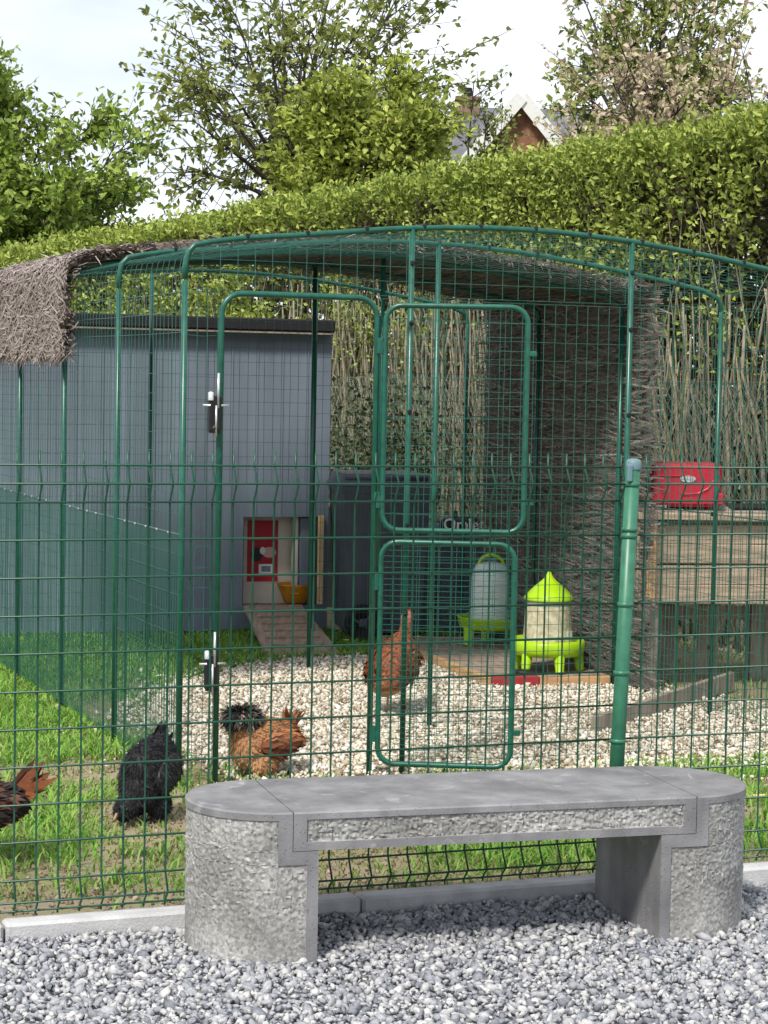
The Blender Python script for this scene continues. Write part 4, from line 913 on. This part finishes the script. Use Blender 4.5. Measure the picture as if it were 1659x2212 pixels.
G().tube([(.178,0,.342),(.205,0,.335)], [.009,.002], 6).build('beak', M['beak'], h4, True)
sph('comb', (.15,0,.375), .018, 'comb', h4, (1,.3,.8))
for sy in (-1,1): sph('eye', (.163,sy*.022,.352), .0045, 'eye', h4)

# little things on the ground
def dandelion(x, y, z, label):
    o = thing('dandelion', label, 'flower', (x,y,0), group='dandelions in the grass')
    G().tube([(0,0,-.01),(.006,.003,z)], .0022, 5).build('stalk', M['stalk'], o)
    n = 16; g = G()
    for i in range(n):
        a_ = 2*math.pi*i/n; c_, s_ = math.cos(a_), math.sin(a_); r_ = .019 if i % 2 else .014
        g.add([(.006,.003,z),(.006+r_*math.cos(a_-.2),.003+r_*math.sin(a_-.2),z+.006),(.006+r_*math.cos(a_+.2),.003+r_*math.sin(a_+.2),z+.006)], [(0,1,2)])
    g.lathe([(.008,z),(.012,z+.004),(.0,z+.010)], 8, (.006,.003,0)); g.build('flower_head', M['grain'], o)
dandelion(-.20,11.35,.045,'yellow dandelion in the grass below the wheelie bin')
dandelion(.20,11.62,.04,'yellow dandelion beside the feeding platform')
dandelion(1.42,9.72,.03,'yellow dandelion beyond the edging board')
g = G(); n = 9
for i in range(n): t = i/(n-1); g.v += [(t*.07,-.011*math.sin(math.pi*t)**.6,.008*math.sin(math.pi*t)),(t*.07,.0,.011*math.sin(math.pi*t)),(t*.07,.011*math.sin(math.pi*t)**.6,.008*math.sin(math.pi*t))]
for i in range(n-1): g.f += [(i*3,i*3+1,i*3+4,i*3+3),(i*3+1,i*3+2,i*3+5,i*3+4)]
fo_ = g.build('white_feather', M['shell'], None, True, (-1.09,9.93,.03)); fo_.rotation_euler = (0,0,R(15)); tag(fo_, 'single white feather lying in the grass inside the run', 'feather')
stk = G().tube([(0,0,0),(.06,.004,.003),(.12,0,.0)], [.005,.006,.003], 6).build('fallen_stick', M['batten'], None, True, (1.32,7.35,.012)); tag(stk, 'short pale stick on the grass by the bench end', 'stick')

# ------------------------------------------------------------------ hedge with bare stems
HX, HY = 2.05, 11.3; hv = np.array([-.434,.901]); hn = np.array([-.901,-.434])     # along, and outward to the run
def hw(s, q, z): return np.c_[HX+hv[0]*s-hn[0]*q, HY+hv[1]*s-hn[1]*q, z] if hasattr(s,'__len__') else (HX+hv[0]*s-hn[0]*q, HY+hv[1]*s-hn[1]*q, z)
hedge = thing('clipped_hedge', 'long tall clipped hedge, leafy on top with bare pale stems below', 'hedge', (0,0,0))
HH = 2.98
stem_meshes = []
for i in range(14):
    p = []; x = y = 0; dx, dy = random.uniform(-.05,.05), random.uniform(-.05,.05)
    for k_ in range(8): p.append((x, y, k_/7)); x += dx/2+random.uniform(-.035,.035); y += dy/2+random.uniform(-.035,.035)
    r0 = random.uniform(.8,1.25)
    g = G().tube([(a_,b_,c_*2.75) for a_,b_,c_ in p], [.0105*r0*(1-.55*k_/7) for k_ in range(8)], 6)
    if i % 3 == 0: g.tube([(p[3][0],p[3][1],p[3][2]*2.75),(p[3][0]+random.uniform(-.12,.12),p[3][1]+.05,1.6),(p[3][0]+random.uniform(-.25,.25),p[3][1],2.3)], [.007,.006,.003], 5)
    o = g.build('stem', M['stem'] if i % 5 else M['stemg'], None, True); stem_meshes.append(o.data); bpy.data.objects.remove(o)
for i in range(298):
    s = -1.2+random.random()**1.05*8.2; q = random.choice([.07,.1,.16,.3,.45])+random.uniform(-.03,.05)
    o = link('stem', random.choice(stem_meshes), None, hedge, False, hw(s,q,random.uniform(-.1,0))); o.rotation_euler = (random.uniform(-.035,.035),random.uniform(-.035,.035),random.uniform(0,6.3)); k_ = random.uniform(.7,1.45); o.scale = (k_,k_,random.uniform(.6,.76) if s < 2.2 else random.uniform(.66,.88))
g = G()
for i in range(1500):       # far stems and fine dead twigs
    s = random.uniform(-1.7,13); q = random.uniform(.0,.7); z = random.uniform(.2,2.0); L_ = random.uniform(.25,.9); a_ = random.gauss(0,.38)
    p0 = Vector(hw(s,q,z)); p1 = Vector(hw(s+math.sin(a_)*L_, q+random.uniform(-.08,.08), z+math.cos(a_)*L_)); g.tube([p0, (p0+p1)/2+Vector((random.uniform(-.03,.03),0,random.uniform(-.02,.02))), p1], [.005,.0042,.0022], 4, False)
g.build('dead_twigs', M['stem'], hedge)['kind'] = 'stuff'
def hedge_leaves(name, n, s0, s1, dens, m, L, q0=0., q1=.25, outer=True):
    s = rng.uniform(s0,s1,n); z = rng.uniform(.2,HH+.02,n); k_ = rng.random(n) < dens(s,z); s, z = s[k_], z[k_]; n = len(s)
    bul = .10*(vnoise(s*1.6+9, z*1.6, 14)-.5) - .10*np.clip((z-2.2)/.8,0,1)
    q = bul+rng.uniform(q0,q1,n); P = hw(s,q,z); nrm_ = np.array([hn[0],hn[1],.45])
    D = norm(np.tile([hn[0]*.5,hn[1]*.5,.55],(n,1))+rng.normal(0,.65,(n,3))); Nn = norm(nrm_+rng.normal(0,.55,(n,3)))
    ln = rng.uniform(*L,n); link(name, leaves_mesh(name, P, D, Nn, ln, ln*rng.uniform(.45,.65,n)), m, hedge)['kind'] = 'stuff'
def dn(s, z):
    v = .6*vnoise(s*1.7+3, z*1.7+7, 17, 2)+.4*vnoise(s*5+3, z*5+7, 18, 2); prof = np.interp(z, [0,1.0,1.5,1.9,2.2,2.5,2.72,2.9,3], [0,.015,.06,.18,.27,.36,.56,1,1]); far = np.clip((s-6.3)/3,0,1)
    prof = np.maximum(prof, far*np.interp(z,[0,.9,1.4,3],[.05,.3,.9,1])); return np.clip(prof*1.6*(v-.37)*3.4, 0, 1)*np.clip(prof*4,0,1)
hedge_leaves('foliage', 150000, -1.8, 6, dn, M['leafhedge'], (.022,.054))
hedge_leaves('foliage', 75000, 6, 18, dn, M['leafhedge'], (.045,.075))
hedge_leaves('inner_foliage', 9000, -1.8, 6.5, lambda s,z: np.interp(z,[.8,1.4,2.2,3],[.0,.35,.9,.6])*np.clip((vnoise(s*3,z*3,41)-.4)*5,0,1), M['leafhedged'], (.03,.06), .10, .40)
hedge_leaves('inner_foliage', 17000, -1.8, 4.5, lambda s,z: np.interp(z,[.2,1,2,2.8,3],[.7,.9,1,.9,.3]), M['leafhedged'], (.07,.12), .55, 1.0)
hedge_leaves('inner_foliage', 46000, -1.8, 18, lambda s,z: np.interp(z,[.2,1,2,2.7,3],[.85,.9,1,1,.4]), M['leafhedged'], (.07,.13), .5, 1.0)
# clipped top
n = 42000; s = -1.8+19.8*rng.random(n)**1.15; q = rng.uniform(-.05,1.05,n); top = HH+.05*(vnoise(s*2,q*2,22)-.5)-.07*np.abs(q-.5)**2*4+rng.uniform(-.09,.03,n)
P = hw(s,q,top); D = norm(rng.normal(0,.6,(n,3))+np.array([0,0,.8])); Nn = norm(rng.normal(0,.7,(n,3))+np.array([hn[0]*.4,hn[1]*.4,.8])); ln = rng.uniform(.035,.065,n)
link('foliage', leaves_mesh('foliage', P, D, Nn, ln, ln*.55), M['leafhedge'], hedge)['kind'] = 'stuff'
# sprigs sticking out of the top
sp = []
for i in range(380):
    s = -1.8+19.8*random.random()**1.2; q = random.uniform(.05,.95); L_ = random.uniform(.05,.15)+.09*(random.random()<.2)
    for k_ in range(9): sp.append(hw(s+random.uniform(-.025,.025), q+random.uniform(-.025,.025), HH-.02+L_*k_/8))
sp = np.array(sp); n = len(sp); ln = rng.uniform(.03,.055,n)
link('foliage', leaves_mesh('foliage', sp, norm(rng.normal(0,1,(n,3))+np.array([0,0,.5])), rand_dirs(n), ln, ln*.5), M['leafhedge'], hedge)['kind'] = 'stuff'
# ivy-like shrub low at the hedge foot beside the shed
ivy = thing('low_shrub', 'low dark leafy shrub behind the wheelie bin at the hedge foot', 'shrub', (0.02,13.9,0))
n = 2600; P = rng.normal(0,1,(n,3))*np.array([.24,.2,.24])+np.array([0,0,.95]); ln = rng.uniform(.03,.055,n)
M['leafivy'] = leafmat('dull dark leaves', [(.03,.045,.02),(.06,.085,.035),(.10,.13,.06)], .2)
link('foliage', leaves_mesh('foliage', P, rand_dirs(n), norm(rng.normal(0,.6,(n,3))+np.array([0,-1,.5])), ln, ln*.6), M['leafivy'], ivy)['kind'] = 'stuff'
for i in range(5): G().tube([(random.uniform(-.06,.06),0,-.02),(random.uniform(-.15,.15),random.uniform(-.1,.1),.6),(random.uniform(-.25,.25),0,1.1)], [.012,.009,.004], 5).build('stem', M['stem'], ivy)
# chain-link fence in front of the hedge foot
cf = thing('chain_link_fence', 'grey chain-link fence along the foot of the hedge', 'fence', (HX+hn[0]*.2,HY+hn[1]*.2,0), math.atan2(hv[1],hv[0]))
g = G(); cw, ch = 6.9, 1.5; x = -1.5-ch
while x < cw:
    for sg in (1,-1):
        xa, za, xb, zb = x, 0, x+ch*.85, ch
        if xa < -1.5: za = (-1.5-xa)/.85; xa = -1.5
        if xb > cw: zb = ch-(xb-cw)/.85; xb = cw
        if zb > za: g.tube([(xa, .002*sg, za if sg > 0 else ch-za), (xb, .002*sg, zb if sg > 0 else ch-zb)], .0016, 4, False)
    x += .062
for z in (.04,.75,1.5): g.tube([(-1.5,0.006,z),(cw,.006,z)], .002, 4, False)
g.build('chain_link_mesh', M['galv'], cf)['kind'] = 'stuff'
for x in (2.25,6.6): G().tube([(x,.03,-.05),(x,.03,1.55)], .02, 8).build('post', M['fwire'], cf, True)

# ------------------------------------------------------------------ trees
def tree(name, label, base, crown, rad, m, nl, ns, nt_, npt, L, twig=.5, spray=1., trunk=.09, up=.35, group=None, seed=1, shoots=0):
    """trunk, limbs to random points of an uneven crown envelope, branches off them, leafy twigs at the ends"""
    rnd = random.Random(seed); t = thing(name, label, 'tree', base, 0, group); C_ = Vector(crown)-Vector(base); Rd = Vector(rad); g = G(); LP = []; LD = []
    fork = Vector((C_.x*.6, C_.y*.6, max(.6, C_.z-Rd.z*.85)))
    G().tube([(0,0,-.1),(C_.x*.2,C_.y*.2,fork.z*.5),fork], [trunk*1.2,trunk,trunk*.8], 9).build('trunk', M['bark'], t, True)
    def env(k=1):
        while True:
            v = Vector((rnd.uniform(-1,1),rnd.uniform(-1,1),rnd.uniform(-1,1)))
            if .16 < v.length < 1: break
        v = v*(v.length**-.25)
        w_ = 1-.0*v.z; lump = 1+.16*math.sin(v.x*5+seed)+.12*math.sin(v.z*6+v.y*4+seed*2)
        return C_+Vector((v.x*Rd.x, v.y*Rd.y, v.z*Rd.z))*lump*k
    for i in range(nl):
        e_ = env(.9); mid = fork.lerp(e_,.5)+Vector((rnd.uniform(-.2,.2),rnd.uniform(-.2,.2),rnd.uniform(.0,.3)))*Rd.z*.3
        pts = [fork.lerp(mid,.0), fork.lerp(mid,.6)+Vector((0,0,.03)), mid, mid.lerp(e_,.55), e_]; g.tube(pts, [trunk*.5,trunk*.38,trunk*.28,trunk*.17,.006], 5, False)
        for j in range(ns):
            f = rnd.uniform(.35,1); p0 = mid.lerp(e_, (f-.35)/.65) if f > .35 else mid; out = (p0-C_); out.normalize() if out.length > 0 else None
            dr_ = (out*.8+Vector((rnd.gauss(0,.55),rnd.gauss(0,.55),rnd.gauss(up,.45)))).normalized(); ln = rnd.uniform(.25,.55)*min(Rd)*spray
            p1 = p0+dr_*ln; g.tube([p0,(p0+p1)/2+Vector((rnd.gauss(0,.03),rnd.gauss(0,.03),0)),p1], [.011,.008,.004], 4, False)
            for k_ in range(nt_):
                q0 = p0.lerp(p1, rnd.uniform(.25,1)); d2 = (dr_*.7+Vector((rnd.gauss(0,.6),rnd.gauss(0,.6),rnd.gauss(up*.6,.45)))).normalized(); l2 = rnd.uniform(.4,1.15)*twig
                q1 = q0+d2*l2; g.tube([q0,q1], [.005,.002], 3, False)
                for l_ in range(npt): LP.append(q0.lerp(q1, rnd.uniform(.08,1.03))); LD.append(d2)
    for i in range(shoots):          # long straight young shoots standing out of the crown
        v = Vector((rnd.gauss(0,1),rnd.gauss(0,.8),rnd.gauss(.55,.8))).normalized(); p0 = C_+Vector((v.x*Rd.x,v.y*Rd.y,v.z*Rd.z))*rnd.uniform(.6,.9)
        d2 = (v+Vector((rnd.gauss(0,.25),rnd.gauss(0,.25),.35))).normalized(); l2 = rnd.uniform(.35,.62)*Rd.x; q1 = p0+d2*l2; g.tube([p0,p0.lerp(q1,.5)+Vector((0,0,.02)),q1], [.009,.006,.002], 4, False)
        for k_ in range(26): LP.append(p0.lerp(q1, rnd.uniform(.05,1.02))); LD.append(d2)
    o = g.build('branches', M['bark'], t); o['kind'] = 'stuff'
    P = np.array(LP); D = np.array(LD); n = len(P); P = P+rng.normal(0,L[0]*.35,(n,3)); D = norm(D*.5+rng.normal(0,.8,(n,3))); ln = rng.uniform(*L,n)
    link('crown', leaves_mesh('crown', P, D, norm(rng.normal(0,.7,(n,3))+np.array([-.15,-.35,.75])), ln, ln*rng.uniform(.45,.7,n)), m, t)['kind'] = 'stuff'
    return t
tree('broadleaf_tree', 'dense fresh green domed tree rising at the left behind the hedge', (-6.3,30,0), (-6.45,30,3.75), (2.6,2.3,2.8), M['leafleft'], 110, 13, 8, 8, (.08,.16), .55, .62, .14, .3, seed=3)
tree('cherry_tree', 'large open dark leaved tree with protruding shoots behind the hedge', (-1.1,23,0), (-.9,23,4.75), (1.65,1.5,1.75), M['leafmid'], 34, 7, 4, 6, (.07,.12), .66, .8, .09, .25, seed=12, shoots=70)
tree('maple_tree', 'small bright yellow green bushy tree in front of the dark tree', (-.15,20,0), (-.20,20,3.68), (.86,.75,.90), M['leafyel'], 38, 9, 6, 10, (.055,.10), .34, .6, .06, .3, seed=7)
tree('olive_tree', 'tall olive green tree at the right behind the coppery one', (3.15,26,0), (3.1,26,5.4), (1.2,1.0,1.5), M['leafolive'], 36, 7, 5, 8, (.065,.12), .45, .7, .1, .4, seed=5, shoots=24)
tree('copper_tree', 'sparse coppery pink leaved tree just over the hedge on the right', (3.2,23.5,0), (3.35,23.5,4.2), (2.0,.9,1.2), M['leafcop'], 40, 8, 4, 7, (.055,.10), .42, .75, .06, .45, seed=9, shoots=20)
tree('bare_sapling', 'thin twiggy young tree with few leaves before the house gable', (.9,24,0), (.95,24,4.1), (.6,.5,.95), M['leafmid'], 12, 5, 3, 7, (.05,.09), .45, .8, .045, .5, seed=21)

# ------------------------------------------------------------------ house beyond the hedge
ho = thing('brick_house', 'brick house with slate roof, white gable boards and a chimney beyond the hedge', 'house', (1.72,45,0), R(0))
rz_, ez = 7.75, 5.1
G().box((1.6,2.6,ez/2),(6.4,5,ez)).build('wall', M['brick'], ho)
g = G(); g.add([(-1.8,-.2,ez-.1),(5.0,-.2,ez-.1),(5.0,2.6,rz_),(-.2,2.6,rz_),(5.0,5.4,ez-.1),(-1.8,5.4,ez-.1)], [(0,1,2,3),(3,2,4,5),(0,3,5)]); roof_ = g.build('roof', M['slate'], ho)
gw = G(); gx = .95; ga = 7.42; gw.add([(gx-1.15,-1.4,0),(gx+1.15,-1.4,0),(gx+1.15,-1.4,ga-1.42),(gx,-1.4,ga-.04),(gx-1.15,-1.4,ga-1.42),(gx-1.15,1.5,0),(gx+1.15,1.5,0),(gx+1.15,1.5,ga-1.42),(gx,1.5,ga-.04),(gx-1.15,1.5,ga-1.42)], [(0,1,2,3,4),(1,6,7,2),(0,4,9,5)]); gw.build('gable_wall', M['brick'], ho)
for sg in (-1,1):
    G().add([(gx,-1.6,ga+.02),(gx+sg*1.35,-1.6,ga-1.6),(gx+sg*1.35,2.2,ga-1.6),(gx,2.2,ga+.02)], [(0,1,2,3)]).build('gable_roof', M['slate'], ho)
    a0, a1 = Vector((gx,-1.66+.02*sg,ga)), Vector((gx+sg*1.4,-1.66+.02*sg,ga-1.68)); dx = a1-a0; m3 = Matrix((dx.normalized(), Vector((0,1,0)), dx.normalized().cross(Vector((0,1,0))))).transposed()
    G().box((a0+a1)/2,(dx.length,.06,.27),m3).build('bargeboard', M['barge'], ho)
ch_ = G().box((.0,2.6,7.3),(.5,.5,1.2)).build('chimney', M['chimney'], ho); G().box((.0,2.6,7.92),(.58,.6,.08)).build('chimney_cap', M['chimney'], ch_)
G().lathe([(.10,8.05),(.12,8.08),(.09,8.3)], 10, (.0,2.6,-.12)).build('chimney_pot', M['felt'], ch_, True)
